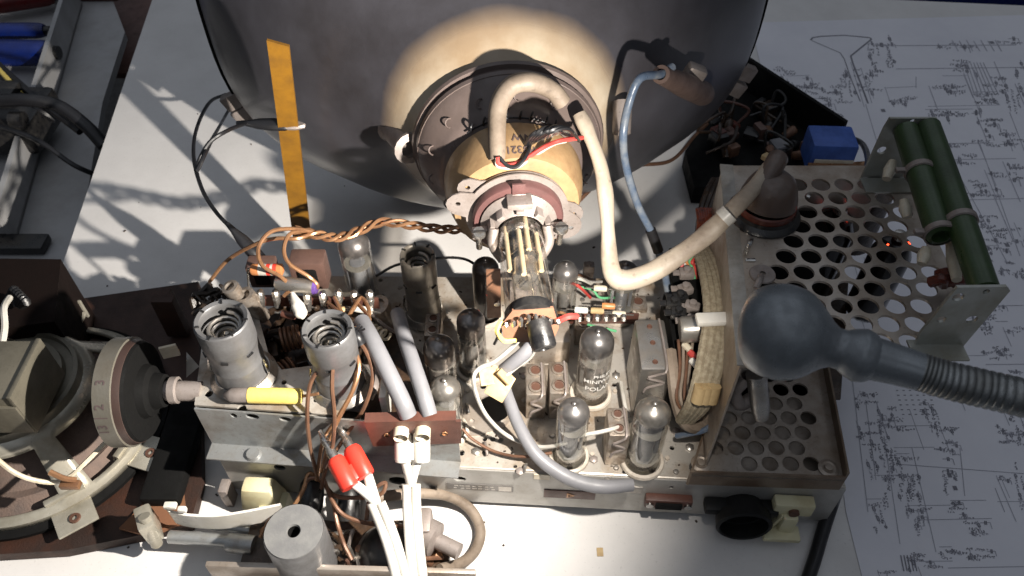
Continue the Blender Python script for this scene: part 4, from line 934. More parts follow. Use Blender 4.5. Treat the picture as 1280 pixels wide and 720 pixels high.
for pts, lab in zip(harn, hl): lead('brown_lead', pts, .0155, 'copper' if 'shiny' in lab or 'second' in lab else 'brownwire', lab, 'wire', 'brown leads around the tuner', seg=7)
g = MB(); g.tube([P(432, 410, 1.6), P(445, 420, 1.6), P(450, 430, 1.55)], .045, 10)
for k in range(3): g.tube([P(438+k*4, 416, 1.63), P(450+k*3, 405+k*3, 1.66)], .008, 5, sub=1)
tag(g.build('cable_tie', M_['wirebk']), 'black tie knotting the brown leads beside the middle shield', 'cable tie')

# ------------------------------------------------------------------ grey sleeves and terminal plate
g = MB()
def sleeve(pts, r, lab, mt='greysl'):
    w = MB(); w.tube(pts, r, 18, caps=False)
    w.tube(pts, (r if not isinstance(r, list) else r[0])*.86, 18, caps=False)
    return tag(w.build('grey_sleeve', M_[mt]), lab, 'sleeve', 'thick grey insulating sleeves')
sleeve([P(452, 402, 1.45), P(465, 425, 1.5), P(485, 465, 1.45), P(502, 500, 1.35), P(510, 519, 1.25)], .063, 'left of the two thick grey sleeves ending at the brown terminal plate')
sleeve([P(497, 392, 1.25), P(505, 420, 1.35), P(520, 465, 1.35), P(530, 495, 1.3), P(537, 519, 1.22)], .057, 'right of the two thick grey sleeves ending at the brown terminal plate')
sleeve([P(668, 428, 1.55), P(655, 442, 1.5), P(638, 456, 1.4), P(626, 466, 1.3)], .05, 'short grey sleeve coming down from the tube socket')
lead('grey_cable', [P(628, 475, 1.25), P(636, 500, 1.1), P(650, 535, .9), P(672, 570, .75), P(710, 597, .68), P(750, 608, .66), P(790, 606, .62)], [.045, .045, .048, .052, .055, .055, .05], 'greysl', 'grey cable curving from the taped joint across the chassis front edge', 'cable', seg=14)
g = MB()
for c, s, rz in ((P(613, 470, 1.34), (.17, .13, .02), .2), (P(625, 482, 1.30), (.15, .20, .02), -.6), (P(632, 470, 1.36), (.09, .12, .02), .9)):
    g.box(c, s, rot=Matrix.Rotation(rz, 3, 'Z') @ Matrix.Rotation(.5, 3, 'X') @ Matrix.Rotation(.3, 3, 'Y'), bev=.006)
g.tube([P(622, 462, 1.32), P(628, 488, 1.2)], .06, 10, sub=1)
tag(g.build('tape_wrap', M_['tape']), 'crumpled tan masking tape joining the grey cable above the black hole', 'tape')
lead('white_wire', [P(655, 418, 1.7), P(640, 434, 1.6), P(618, 452, 1.5), P(600, 460, 1.45), P(592, 472, 1.4), P(596, 495, 1.2), P(610, 522, 1.0), P(635, 545, .8), P(670, 558, .75), P(700, 556, .85), P(725, 545, 1.0), P(750, 540, 1.05), P(775, 533, 1.0), P(786, 525, .8)], .0155, 'whitewire', 'long white wire looping from the tube socket round to the right valves', 'wire')
lead('white_wire', [P(672, 425, 1.7), P(665, 445, 1.5), P(648, 458, 1.4), P(630, 472, 1.35)], .011, 'whitewire', 'thin pale wire beside the short grey sleeve', 'wire')
lead('white_wire', [P(776, 478, .72), P(779, 495, .75), P(783, 515, .75), P(788, 528, .7)], .016, 'whitewire', 'short pale wire left of the tall metal can', 'wire')
lead('dark_wire', [P(578, 536, .75), P(592, 550, .7), P(620, 565, .66), P(655, 571, .7), P(690, 566, .75)], .012, 'brownwire', 'thin dark wire crossing the small chassis holes', 'wire')

TP = thing('terminal_plate', 'brown paxolin terminal plate with two white posts', 'terminal plate', P(515, 540, .9))
pa, pb = P(456, 527, 1.22), P(576, 524, 1.22)
Mt = wallM(V((pa.x, pa.y, 1.22)), V((pb.x, pb.y, 1.22))); Lt = (pb-pa).length
hz = R(pa, 1)
g = MB(); g.plate([(.02, -.30), (Lt-.01, -.29), (Lt, 0), (0, 0)], [(.14, -.14, .012), (Lt-.12, -.14, .012)], 0, .02, Mt); g.build('plate', M_['brownpax'], TP)
g = MB(); g.plate([(0, 0), (Lt*.95, 0), (Lt*.95, .02), (0, .02)], [], -.06, .02, Mt); g.build('top_edge', M_['brownpax'], TP)
tx = (pb-pa).normalized(); tn = V((tx.y, -tx.x, 0))
for k in (0, 1):
    c = P(470+k*101, 540, 1.08)+tn*.02; g = MB(); g.lathe([(.008, 0), (.022, .003), (.02, .01)], pa+tx*(.14 if k == 0 else Lt-.12)+V((0, 0, -.14))+tn*.022, tn, 12); g.build('eyelet', M_['copper'], TP)
TPc = []
for k in (0, 1):
    c = pa+tx*(.38+k*.16 if True else 0)+V((0, 0, -.10))
    c = V(P(502+k*27, 535, 1.12)); c = pa+tx*((c-pa).dot(tx))+V((0, 0, -.09)); TPc.append(c)
    g = MB(); g.lathe([(.055, .0), (.055, .06), (.05, .07)], c+tn*.02, tn, 18); g.build('post', M_['bead'], TP)
# white plate bracket
g = MB(); g.box(P(482, 500, 1.15), (.05, .16, .30), bev=.01); tag(g.build('nylon_clip', M_['white']), 'small white clip left of the thick grey sleeves', 'clip')
# white plug with twin lead
def plug(cs, axis, side, r, mt, lab, lname, run, tipm=None):
    root = thing('twin_plug', lab, 'plug', cs[0], 'two pole aerial plugs on white ribbon leads')
    axis = V(axis).normalized()
    for c in cs:
        g = MB(); g.lathe([(0, -.13), (r*.75, -.12), (r, -.09), (r, .10), (r*.9, .12), (0, .12)], c, axis, 22); g.build('barrel', M_[mt], root)
        if tipm:
            g = MB(); g.lathe([(0, -.36), (.018, -.35), (.022, -.30), (.032, -.28), (.032, -.24), (.024, -.22), (.03, -.2), (.036, -.18), (.036, -.12)], c, axis, 12); g.build('tip', M_[tipm], root)
    m0 = (cs[0]+cs[1])/2; dv = cs[1]-cs[0]; u = dv.normalized(); w_ = axis; n_ = u.cross(w_)
    Rm = Matrix((u, w_, n_)).transposed()
    g = MB(); g.box(m0+w_*.045, (dv.length, .12, r*1.1), rot=Rm, bev=.012); g.build('bridge', M_[mt], root)
    return root
c0, c1 = P(504, 556, 1.0), P(527, 556, 1.0)
plug([c0, c1], V((0, -.75, -.65)), 0, .062, 'white', 'white two pole plug pushed into the brown terminal plate', '', None)
def ribbon(a0, a1, join, path, r, rw, lab):
    root = thing('ribbon_lead', lab, 'cable', join, 'white flat aerial leads')
    g = MB(); g.tube([a0, a0.lerp(join, .5)+V((0, 0, .02)), join], r, 10); g.tube([a1, a1.lerp(join, .5)+V((0, 0, .02)), join], r, 10); g.build('split_core', M_['white'], root)
    g = MB(); pp = spline([join]+path, 6)
    sd = V((1, 0, 0)); offs = rw
    # flat two-core ribbon
    for s_ in (-1, 1): g.tube([p+sd*s_*offs for p in pp], r, 10, sub=1)
    prev = None
    for z_ in (-1, 1):
        vs = [[g.bm.verts.new(p+sd*s_*offs+V((0, 0, z_*r*.5))) for s_ in (-1, 1)] for p in pp]
        for i in range(len(vs)-1): g.face((vs[i][0], vs[i][1], vs[i+1][1], vs[i+1][0]))
    g.build('ribbon', M_['white'], root)
ribbon(P(505, 568, .95), P(525, 567, .95), P(514, 605, .72), [P(515, 640, .6), P(518, 680, .55), P(523, 730, .5), P(527, 800, .3), P(530, 900, .05)], .036, .033, 'right white ribbon lead hanging straight down from the white plug')
c0, c1 = P(428, 591, .92), P(448, 577, .92)
plug([c0, c1], V((.50, -.75, -.30)), 0, .068, 'red', 'bright red two pole plug dangling free with bare tips', '', None, 'solder')
ribbon(P(440, 603, .85), P(458, 589, .85), P(470, 628, .72), [P(483, 660, .6), P(493, 690, .55), P(503, 730, .5), P(512, 800, .3), P(518, 900, .05)], .036, .033, 'left white ribbon lead slanting down from the red plug')

# ------------------------------------------------------------------ IF cans and box cans
def clipwire(g, c, w_, d_, h_, mt):
    x = w_*.10
    zt = c.z+h_+.008; yf = c.y-d_/2-.008
    pts = [V((c.x+w_*.3, c.y+d_*.48, zt)), V((c.x+w_*.32, c.y, zt+.006)), V((c.x+w_*.3, yf, zt)), V((c.x+w_*.05, yf-.01, zt-.05)), V((c.x-w_*.25, yf-.012, zt-.09)), V((c.x+w_*.28, yf-.012, zt-.15)), V((c.x-w_*.2, yf-.012, zt-.21)), V((c.x-w_*.3, yf-.01, zt-.27))]
    g.tube(pts, .010, 6, sub=4, mat=mt)
def can(bx, by, toprow, wpx, dpx, lab, hol=2, wire=True, mt='ifcan', rz=0.0, name='coil_can', group='slotted metal coil cans'):
    b_ = P(bx, by, CZ); zt = ztop(b_, toprow); h_ = zt-CZ; w_ = wpx*depth(V((b_.x, b_.y, zt)))/F
    d_ = dpx*depth(V((b_.x, b_.y, zt)))/F/.8
    c = V((b_.x, b_.y+d_/2, CZ)); root = thing(name, lab, 'metal can', c, group)
    g = MB(); g.box(c+V((0, 0, h_/2)), (w_, d_, h_), bev=min(.03, w_*.12)); g.build('can_body', M_[mt], root)
    for k in range(hol):
        p = c+V((0, d_*(-.25+.5*k) if hol == 2 else 0, h_)); rr = min(w_, d_/hol)*.27
        g = MB(); g.lathe([(rr*1.45, -.004), (rr*1.35, .012), (rr, .014), (rr*.9, -.02), (rr*.85, .004), (0, .004)], p, seg=20, mats=[0, 0, 1, 1, 1]); g.build('tuning_slug', [M_[mt], M_['rust']], root)
    if wire:
        g = MB(); clipwire(g, c, w_, d_, h_, 0); g.build('spring_wire', M_['dustmetal'], root)
    return root, c, w_, d_, h_
can(669, 524, 494, 25, 40, 'left one of the pair of slotted coil cans behind the clear front valve')
can(697, 524, 492, 25, 40, 'right one of the pair of slotted coil cans behind the clear front valve')
can(768, 582, 545, 27, 34, 'slotted coil can between the two front clear valves')
can(543, 445, 420, 21, 30, 'small rusty slotted coil can above the grey domed valve')
can(728, 432, 412, 22, 18, 'small square coil can above the lettered valve', hol=1, wire=False)
can(798, 392, 386, 22, 18, 'small can with a red and white trimmer right of the rear valve', hol=1, wire=False)
can(808, 521, 462, 40, 66, 'tall plain metal can with small holes', hol=0, wire=True, mt='alu')
rt, c, w_, d_, h_ = can(686, 456, 428, 52, 30, 'dark grey box below the tube socket', hol=0, wire=False, mt='cage', group=None)
b_ = P(808, 521, CZ); 
for nm, px, py in (('a', 812, 408), ('b', 813, 425), ('c', 816, 452)):
    pass
root, c, w_, d_, h_ = can(846, 524, 463, .1, .1, 'x', hol=0, wire=False) if False else (None,)*5

# tall can holes
zt = ztop(P(808, 521, CZ), 462)
g = MB()
for px, py in ((812, 408), (816, 428), (819, 452)):
    g.lathe([(.022, -.002), (.018, .006), (0, .001)], P(px, py, zt+.004), seg=12)
tag(g.build('can_rivets', M_['rust']), 'three small rusty dimples on top of the tall plain can', 'rivets')
# component board behind lettered valve
cbd = thing('component_board', 'brown board with little resistors right of the tube socket', 'component board', P(750, 395, CZ+.2))
g = MB(); g.box(P(752, 398, CZ+.2), (.62, .02, .12), bev=.004); g.build('board', M_['brownpax'], cbd)
for k, (x, y, c_) in enumerate([(718, 387, 'white'), (738, 388, 'tape'), (752, 382, 'orange'), (765, 392, 'bead'), (742, 360, 'bead')]):
    g = MB(); p = P(x, y, 1.0); d = V((.11, -.01, 0)); g.lathe([(0, 0), (.024, .003), (.028, .02), (.028, .09), (.024, .11), (0, .11)], p, d, 12); g.tube([p-d*.6, p+d*1.6], .007, 6, sub=1, mat=1); g.build('resistor', [M_[c_], M_['solder']], cbd)
for k in range(6):
    g = MB(); p = P(724+11*k, 400, 1.0); g.tube([p, p+V((0, 0, .05)), p+V((0, -.03, .02))], .02, 7, sub=3); g.build('lug', M_['solder'], cbd)
lead('green_wire', [P(705, 352, .9), P(722, 358, .95), P(740, 362, .9), P(750, 372, .85), P(768, 372, .8)], .011, 'greenwire', 'thin green wire behind the rear silver topped valve', 'wire', 'thin green wires')
lead('green_wire', [P(735, 406, 1.0), P(752, 410, 1.05), P(770, 414, 1.0)], .011, 'greenwire', 'thin green wire above the lettered valve', 'wire', 'thin green wires')
lead('cloth_wires', [P(712, 340, .95), P(722, 345, 1.0), P(738, 352, .95), P(752, 352, .85)], .012, 'whitewire', 'thin white wire end leaving the rear silver topped valve', 'wire')
lead('dark_wire', [P(470, 345, .9), P(500, 330, 1.0), P(560, 322, 1.05), P(590, 328, 1.0), P(608, 350, .9)], .012, 'wirebk', 'thin black wire arching between the pale shield and the black valve', 'wire')

# terminal cluster right: lugs, coil former, coloured wires
cl_ = thing('terminal_block', 'stack of dusty terminal lugs left of the braided cables', 'terminal block', P(858, 370, 1.0))
for k, (x, y) in enumerate([(858, 342), (856, 362), (850, 372), (865, 384), (848, 392), (862, 402), (842, 380)]):
    p = P(x, y, 1.35); g = MB(); g.box(p, (.12, .09, .07), rot=Matrix.Rotation(random.uniform(-.4, .4), 3, 'Z'), bev=.02); g.lathe([(0, .05), (.028, .045), (.03, .02)], p+V((0, 0, .02)), seg=12); g.box(p+V((-.08, 0, .01)), (.06, .05, .02), bev=.005)
    g.build('lug', M_['dustmetal'] if k not in (2, 4, 6) else M_['black'], cl_)
g = MB(); g.box(P(866, 365, 1.1), (.34, .9, .12), rot=Matrix.Rotation(-.05, 3, 'Z'), bev=.02); g.box(P(858, 430, 1.0), (.3, .9, .3), bev=.05); g.build('base_block', M_['blackmat'], cl_)
cf = MB(); a = P(850, 412, 1.4); cf.lathe([(.0, -.02), (.09, -.02), (.10, 0), (.10, .17), (.08, .175), (.075, .02)], P(853, 412, 1.4), V((1, 0, .1)), 20)
tag(cf.build('coil_former', M_['can2']), 'short pale tube former lying beside the braided cables', 'coil former')
for k in range(14):
    pass
wl = [('redwire', 'red'), ('whitewire', 'white'), ('orange', 'orange'), ('greenwire', 'green'), ('redwire', 'second red'), ('whitewire', 'second white')]
for k, (m_, nm) in enumerate(wl):
    o = random.uniform(-6, 6); lead('hookup_wire', [P(872+k*2, 300+k*3, 1.35), P(858+o+k*3, 318+k*2, 1.4), P(852+k*4, 332, 1.35), P(856+k*4, 348, 1.25)], .016, m_, f'short {nm} hookup wire above the dusty terminal lugs', 'wire', 'short coloured hookup wires')
for k, (x, y, m_) in enumerate([(855, 430, 'bead'), (862, 440, 'redwire'), (864, 450, 'white')]):
    g = MB(); p = P(x, y, 1.3); g.tube([p, p+V((.04, -.06, .0))], .026, 9, sub=1); tag(g.build('glass_bead', M_[m_]), ['cream bead under the pale tube former', 'red bead under the pale tube former', 'white bead under the pale tube former'][k], 'bead')
g = MB()
for k in range(8): g.tube([P(872+k*3, 262, 1.5), P(874+k*3, 278, 1.52), P(872+k*3.2, 294, 1.45)], .022, 7)
tag(g.build('line_winding', mat('red_winding', (.34, .07, .03), .25, 0, (.12, .03, .02), 14, coat=.5)), 'glossy orange red winding under the thick beige cable', 'winding')
g = MB()
for k in range(7): g.tube([P(872+k*5, 300, 1.2), P(876+k*5, 265+k, 1.45), P(884+k*6, 240, 1.5), P(892+k*6, 225, 1.45)], .03, 8)
tag(g.build('winding_stack', M_['dirtbrown']), 'dark curved winding beside the back corner of the cage', 'winding')

# braided cable bundle
bc = thing('braided_cable_loom', 'loom of cream braided cords curving past the cage', 'cable loom', P(890, 400, 1.3))
for k in range(4):
    o = k*9; w_ = MB()
    w_.tube([P(862+o*.5, 305-k, 1.2), P(873+o*.55, 320, 1.45), P(881+o*.7, 350, 1.6), P(885+o*.8, 390, 1.65), P(880+o*.9, 430, 1.6), P(872+o*.9, 470, 1.5), P(862+o*.8, 505, 1.3), P(850+o*.5, 525, 1.0)], .036, 9, sub=10, rf=lambda i, n: 1+.05*math.sin(i*2.2))
    w_.build('cord', M_['beigecord'], bc)
w_ = MB(); w_.box(P(892, 399, 1.72), (.25, .10, .05), rot=Matrix.Rotation(.05, 3, 'Z'), bev=.02); w_.build('white_clamp', M_['white'], bc)
w_ = MB()
for k in range(3): w_.tube([P(877+k*8, 482, 1.50), P(872+k*8, 502, 1.38)], .05, 10, sub=1)
w_.build('tape_band', M_['tape'], bc)
lead('brown_sleeve', [P(838, 440, 1.2), P(842, 470, 1.2), P(846, 500, 1.1), P(858, 530, .95), P(880, 532, .9), P(893, 515, 1.0)], .05, 'beige', 'worn beige sleeve looping below the braided cords', 'sleeve')
for k in range(4):
    lead('loose_wire', [P(848+k*6, 425, 1.3), P(850+k*4, 460, 1.25), P(846+k*5, 500, 1.15), P(862+k*4, 520, 1.0), P(884, 505-k*8, 1.1)], .012, 'beige' if k % 2 else 'brownwire', ['brown hookup wire nearest the tall can', 'beige hookup wire second from the tall can', 'brown hookup wire third from the tall can', 'beige hookup wire furthest from the tall can'][k], 'wire', 'hookup wires behind the tall can')
lead('blue_wire', [P(918, 470, 1.2), P(905, 510, 1.1), P(885, 535, .95), P(862, 542, .85), P(846, 545, .75)], .022, 'bluewire', 'short blue wire hooking under the cage edge', 'wire')

# ------------------------------------------------------------------ cage
cg_ = thing('screening_cage', 'perforated metal cage over the right end of the chassis', 'cage', P(990, 400, .62))
ol = [P(903, 207, ZT), P(1112, 207, ZT), P(1148, 250, ZT), P(1200, 360, ZT), P(1205, 440, ZT), P(1140, 446, ZT), P(1040, 452, ZT), P(925, 458, ZT)]
holes = []
p0 = P(1005, 340, ZT); pit = R(p0, 32.0)
from mathutils.geometry import intersect_point_tri
def inpoly(p, poly):
    c = False; n = len(poly)
    for i in range(n):
        a, b_ = poly[i], poly[i-1]
        if (a[1] > p[1]) != (b_[1] > p[1]) and p[0] < (b_[0]-a[0])*(p[1]-a[1])/(b_[1]-a[1])+a[0]: c = not c
    return c
def px_of(p):
    q = V(p)-V((0, 0, CAMZ)); dd = q.dot(_f); return 640+q.x/dd*F, 360-q.dot(_u)/dd*F
reg = [(993, 216), (1110, 222), (1130, 262), (1175, 330), (1182, 375), (1150, 432), (1080, 440), (930, 440), (955, 370), (960, 310), (1000, 290)]
for j in range(-9, 10):
    for i in range(-9, 12):
        q = p0+V((pit*(i+(.5 if j % 2 else 0)), pit*.866*j, 0)); x, y = px_of(q)
        if inpoly((x, y), reg): holes.append((q.x, q.y, pit*.405))
holes.append((*[*P(930, 420, ZT)][:2], .01))
g = MB(); g.plate([(p.x, p.y) for p in ol], holes, ZT-.02, ZT, hseg=20); g.build('top_panel', M_['cage'], cg_)
g = MB(); lf0, lf1 = ol[0], ol[-1]
rimwall(g, V((lf0.x, lf0.y, 0)), V((lf1.x, lf1.y, 0)), CZ+.15, ZT-.022, .015); g.build('side_panel', M_['cage'], cg_)
g = MB(); g.box((lf0+lf1)/2+V((.03, 0, .006)), (.10, (lf0-lf1).length, .012), rot=Matrix.Rotation(math.atan2(lf0.y-lf1.y, lf0.x-lf1.x)-PI/2, 3, 'Z'))
g.build('side_lip', M_['can2'], cg_)
g = MB(); rimwall(g, V((ol[1].x, ol[1].y, 0)), V((ol[0].x, ol[0].y, 0)), CZ, ZT-.022, .015); g.build('back_panel', M_['cage'], cg_)
# inside of the cage: dark floor and valves with glow
ins = MB(); ins.plate([xy(905, 350, .62), xy(1060, 350, .62), xy(1050, 500, .62), xy(905, 500, .62)], [], .62, .64)
ins.build('cage_floor', M_['dirtbrown'], cg_)
def inner_valve(px, py, z0, h, r, lab):
    b_ = P(px, py, z0); root = thing('valve', lab, 'valve', b_, 'dark valves inside the cage')
    g = MB(); g.lathe([(r*.9, 0), (r, .05), (r, h*.8), (r*.7, h*.93), (0, h)], seg=20); g.build('glass_envelope', G_dark, root, local=True)
    g = MB(); g.lathe([(0, .0), (.02, .01), (0, .03)], o=(r*.4, -r*.3, h*.96), seg=8); g.lathe([(0, .0), (.012, .01), (0, .02)], o=(-r*.5, -r*.2, h*.93), seg=8); g.build('heater_glow', M_['glow'], root, local=True)
    g = MB(); g.lathe([(0, .05), (.05, .04), (.06, 0)], o=(0, 0, h*1.0), seg=12); g.build('top_cap', M_['solder'], root, local=True)
inner_valve(1010, 362, .64, .95, .17, 'dark valve glowing red seen through the upper left cage holes')
inner_valve(1078, 388, .64, .9, .16, 'dark valve with a bright cap seen through the cage holes near the lamp')
g = MB(); g.box(P(980, 330, 1.1), (.5, .4, .9), bev=.05); tag(g.build('line_transformer', M_['blackmat']), 'dark transformer block hidden inside the cage', 'transformer')
g = MB(); g.lathe([(0, 0), (.2, 0), (.2, .6), (0, .62)], P(1060, 300, .9), seg=24); tag(g.build('smoothing_capacitor', M_['dirtbrown']), 'brown can dimly visible through the back cage holes', 'capacitor')
# lower cage
LZ = .76
ll = [P(862, 593, LZ), P(1057, 600, LZ), P(1030, 455, LZ), P(905, 455, LZ)]
holes = []; p1 = P(945, 560, LZ); pit2 = R(p1, 25.5)
reg = [(880, 575), (1020, 588), (1018, 560), (1010, 470), (905, 468), (882, 530)]
for j in range(-6, 10):
    for i in range(-6, 8):
        q = p1+V((pit2*(i+(.5 if j % 2 else 0)), pit2*.866*j, 0)); x, y = px_of(q)
        if inpoly((x, y), reg): holes.append((q.x, q.y, pit2*.40))
g = MB(); g.plate([(p.x, p.y) for p in ll], holes, LZ-.02, LZ, hseg=20); g.build('lower_panel', M_['cage'], cg_)
g = MB(); rimwall(g, V((ll[1].x, ll[1].y, 0)), V((ll[2].x, ll[2].y, 0)), CZ+.01, LZ+.10, .015); rimwall(g, V((ll[0].x, ll[0].y, 0)), V((ll[1].x, ll[1].y, 0)), CZ+.01, LZ+.035, .015)
rimwall(g, V((ll[0].x, ll[0].y, 0)), V((ll[3].x, ll[3].y, 0)), CZ+.01, LZ+.03, -.015)
g.build('folded_rim', mat('rim_brown', (.16, .11, .075), .5, .5, (.26, .21, .16), 4), cg_)
for x, y in ((876, 580), (1035, 586)):
    g = MB(); g.lathe([(.07, 0), (.075, .012), (.05, .02), (.03, .012), (.028, .03), (0, .034)], P(x, y, LZ), seg=20); g.build('cage_screw', M_['rust'] if 0 else M_['cage'], cg_)
g = MB(); g.plate([xy(870, 588, .66), xy(1045, 592, .66), xy(1020, 470, .66), xy(905, 470, .66)], [], .63, .64); g.build('inner_floor', M_['cage'], cg_)
# slot + small bits on upper panel
g = MB(); g.box(P(938, 325, ZT+.006), (.07, .03, .01), bev=.003); g.build('slot_edge', M_['steel'], cg_)
g = MB(); g.tube([P(940, 300, ZT), P(938, 303, ZT+.1), P(932, 316, ZT+.02)], .016, 8); g.build('wire_hook', M_['steel'], cg_)
g = MB(); g.lathe([(0, .03), (.03, .028), (.035, 0)], P(935, 289, ZT), seg=12); g.build('cage_screw', M_['steel'], cg_)
g = MB(); g.lathe([(0, .012), (.015, .01), (.016, 0)], P(1010, 246, ZT), seg=8); g.build('cage_screw', M_['steel'], cg_)
# grommet behind lamp
g = MB(); g.lathe([(.02, 0), (.09, 0), (.085, .01), (.02, .012)], P(953, 343, ZT+.002), seg=24); g.tube([P(951, 345, ZT), P(950, 349, ZT+.12), P(945, 360, ZT+.1)], .022, 8); g.build('grommet', M_['dustmetal'], cg_)
# anode cap dome
b_ = P(954, 268, ZT)
kp = thing('rectifier_cap', 'grubby brown insulating cap with red band on the cage top', 'insulating cap', b_)
g = MB(); g.lathe([(.26, 0), (.265, .015), (.255, .03), (.225, .05), (.22, .08)], b_, seg=36); g.build('base_flange', M_['black'], kp)
g = MB(); g.lathe([(.215, .05), (.215, .12), (.205, .13)], b_, seg=36); g.build('red_band', M_['redband'], kp)
g = MB(); g.lathe([(.21, .125), (.205, .17), (.18, .25), (.15, .31), (.11, .34), (.05, .355), (0, .36)], b_, (.05, .1, 1), seg=36); g.tube([b_+V((-.05, .03, .30)), b_+V((.01, .10, .38)), b_+V((.05, .17, .38))], .075, 14); g.build('cap_cone', mat('grubby_cap', (.11, .075, .058), .4, 0, (.08, .06, .05), 5, coat=.3), kp)
# small metal post below lamp head
g = MB(); a = P(947, 482, 1.5); b_ = P(952, 522, 1.25); d = b_-a; L_ = d.length
g.lathe([(0, -.1), (.07, -.1), (.066, L_*.7), (.055, L_*.9), (.05, L_), (.022, L_), (.022, L_-.05), (0, L_-.05)], a, d, 24)
tag(g.build('metal_spigot', M_['alu']), 'bright aluminium spigot poking out below the lamp head', 'spigot')
g = MB(); g.tube([P(930, 476, 1.25), P(918, 490, 1.2), P(925, 505, 1.1), P(940, 498, 1.1)], .05, 10)
tag(g.build('dusty_boot', M_['dustmetal']), 'dusty grey boot beside the aluminium spigot', 'boot')

# green resistors and brackets
def vplate(pxs, base_y, lab_mat, root, name, hol=()):
    pts = [DY(x, y, base_y) for x, y in pxs]
    o2 = pts[0]; Mv = wallM(V((0, base_y, 0)), V((1, base_y, 0)))
    Mi = Mv.inverted(); p2 = [(Mi @ p) for p in pts]; hh = [(*(Mi @ DY(x, y, base_y))[:2], r) for x, y, r in hol]
    g = MB(); g.plate([(p.x, p.y) for p in p2], hh, -.01, .01, Mv); return g.build(name, lab_mat, root)
rb = thing('support_bracket', 'upright metal bracket nearest the gooseneck, holding the green resistors', 'bracket', P(1170, 431, ZT), 'end brackets of the green resistors')
rb2 = thing('support_bracket', 'upright metal bracket at the back end of the green resistors', 'bracket', P(1110, 222, ZT), 'end brackets of the green resistors')
yF = P(1170, 431, ZT).y; yB = P(1110, 222, ZT).y
vplate([(1142, 432), (1203, 432), (1262, 362), (1258, 357), (1196, 358), (1150, 415)], yF, M_['bracket'], rb, 'upright_plate', [(1197, 370, .035), (1214, 398, .035), (1176, 398, .03), (1232, 363, .02)])
vplate([(1076, 222), (1144, 222), (1150, 210), (1168, 170), (1171, 147), (1112, 147), (1104, 160)], yB, M_['bracket'], rb2, 'upright_plate', [(1102, 187, .035), (1140, 151, .02), (1145, 190, .02)])
g = MB(); g.box(P(1172, 438, ZT+.01), (.34, .16, .014)); g.build('foot_plate', M_['bracket'], rb)
g = MB(); g.box(P(1110, 232, ZT+.01), (.38, .16, .014)); g.build('foot_plate', M_['bracket'], rb2)
zr = ZT+.38
resd = []
for (xa, ya, xb, yb, lab) in ((1132, 162, 1176, 296, 'left long green wirewound resistor, with cream beads'), (1160, 158, 1232, 366, 'right long green wirewound resistor, further from the cage')):
    a, b_ = DY(xa, ya, yB-.02), DY(xb, yb, yF+(.02 if xb > 1200 else .55)); d = b_-a; L_ = d.length; r = thing('green_resistor', lab, 'resistor', (a+b_)/2, 'long green wirewound resistors')
    g = MB(); g.lathe([(0, 0), (.065, 0), (.084, .01), (.087, L_*.3), (.087, L_*.7), (.084, L_-.01), (.055, L_), (.045, L_-.05), (0, L_-.05)], a, d, 24); g.build('enamel_body', M_['greenres'], r)
    for k in (.42, .97) if xb < 1200 else (.62,):
        g = MB(); g.lathe([(.089, L_*k-.025), (.10, L_*k-.02), (.10, L_*k+.02), (.089, L_*k+.025)], a, d, 24); u_ = frame_of(d)[0]
        g.box(a+d*k-u_*.12, (.08, .04, .03), bev=.006); g.build('clamp_band', M_['dustmetal'], r)
for k, (x1, y1, x2, y2) in enumerate([(1116, 202, 1108, 224), (1130, 250, 1134, 272), (1158, 310, 1152, 330), (1188, 300, 1196, 350)]):
    a, b_ = P(x1, y1, ZT+.3), P(x2, y2, ZT+.25); g = MB(); g.tube([a, a.lerp(b_, .5), b_], [.03, .045, .03], 12, sub=4)
    tag(g.build('ceramic_bead', M_['bead']), ['cream bead at the back end of the left green resistor', 'cream bead halfway along the left green resistor', 'cream bead at the front end of the left green resistor', 'longest cream bead between the two green resistors'][k], 'bead', 'cream insulating beads')
g = MB()
for k in range(9):
    p = P(1162+random.uniform(0, 26), 345+random.uniform(-6, 10), ZT+.12); g.tube([p, p+V((.05, -.03, .06)), p+V((.1, 0, -.02))], .035, 8)
tag(g.build('wire_knot', M_['redband']), 'dark red knot of wire at the front end of the green resistors', 'wiring')
lead('dark_wire', [P(1080, 225, 1.8), P(1085, 200, 1.2), P(1078, 180, .7), P(1062, 172, .5)], .03, 'wirebk', 'black wire curling behind the blue wrapped block', 'wire')

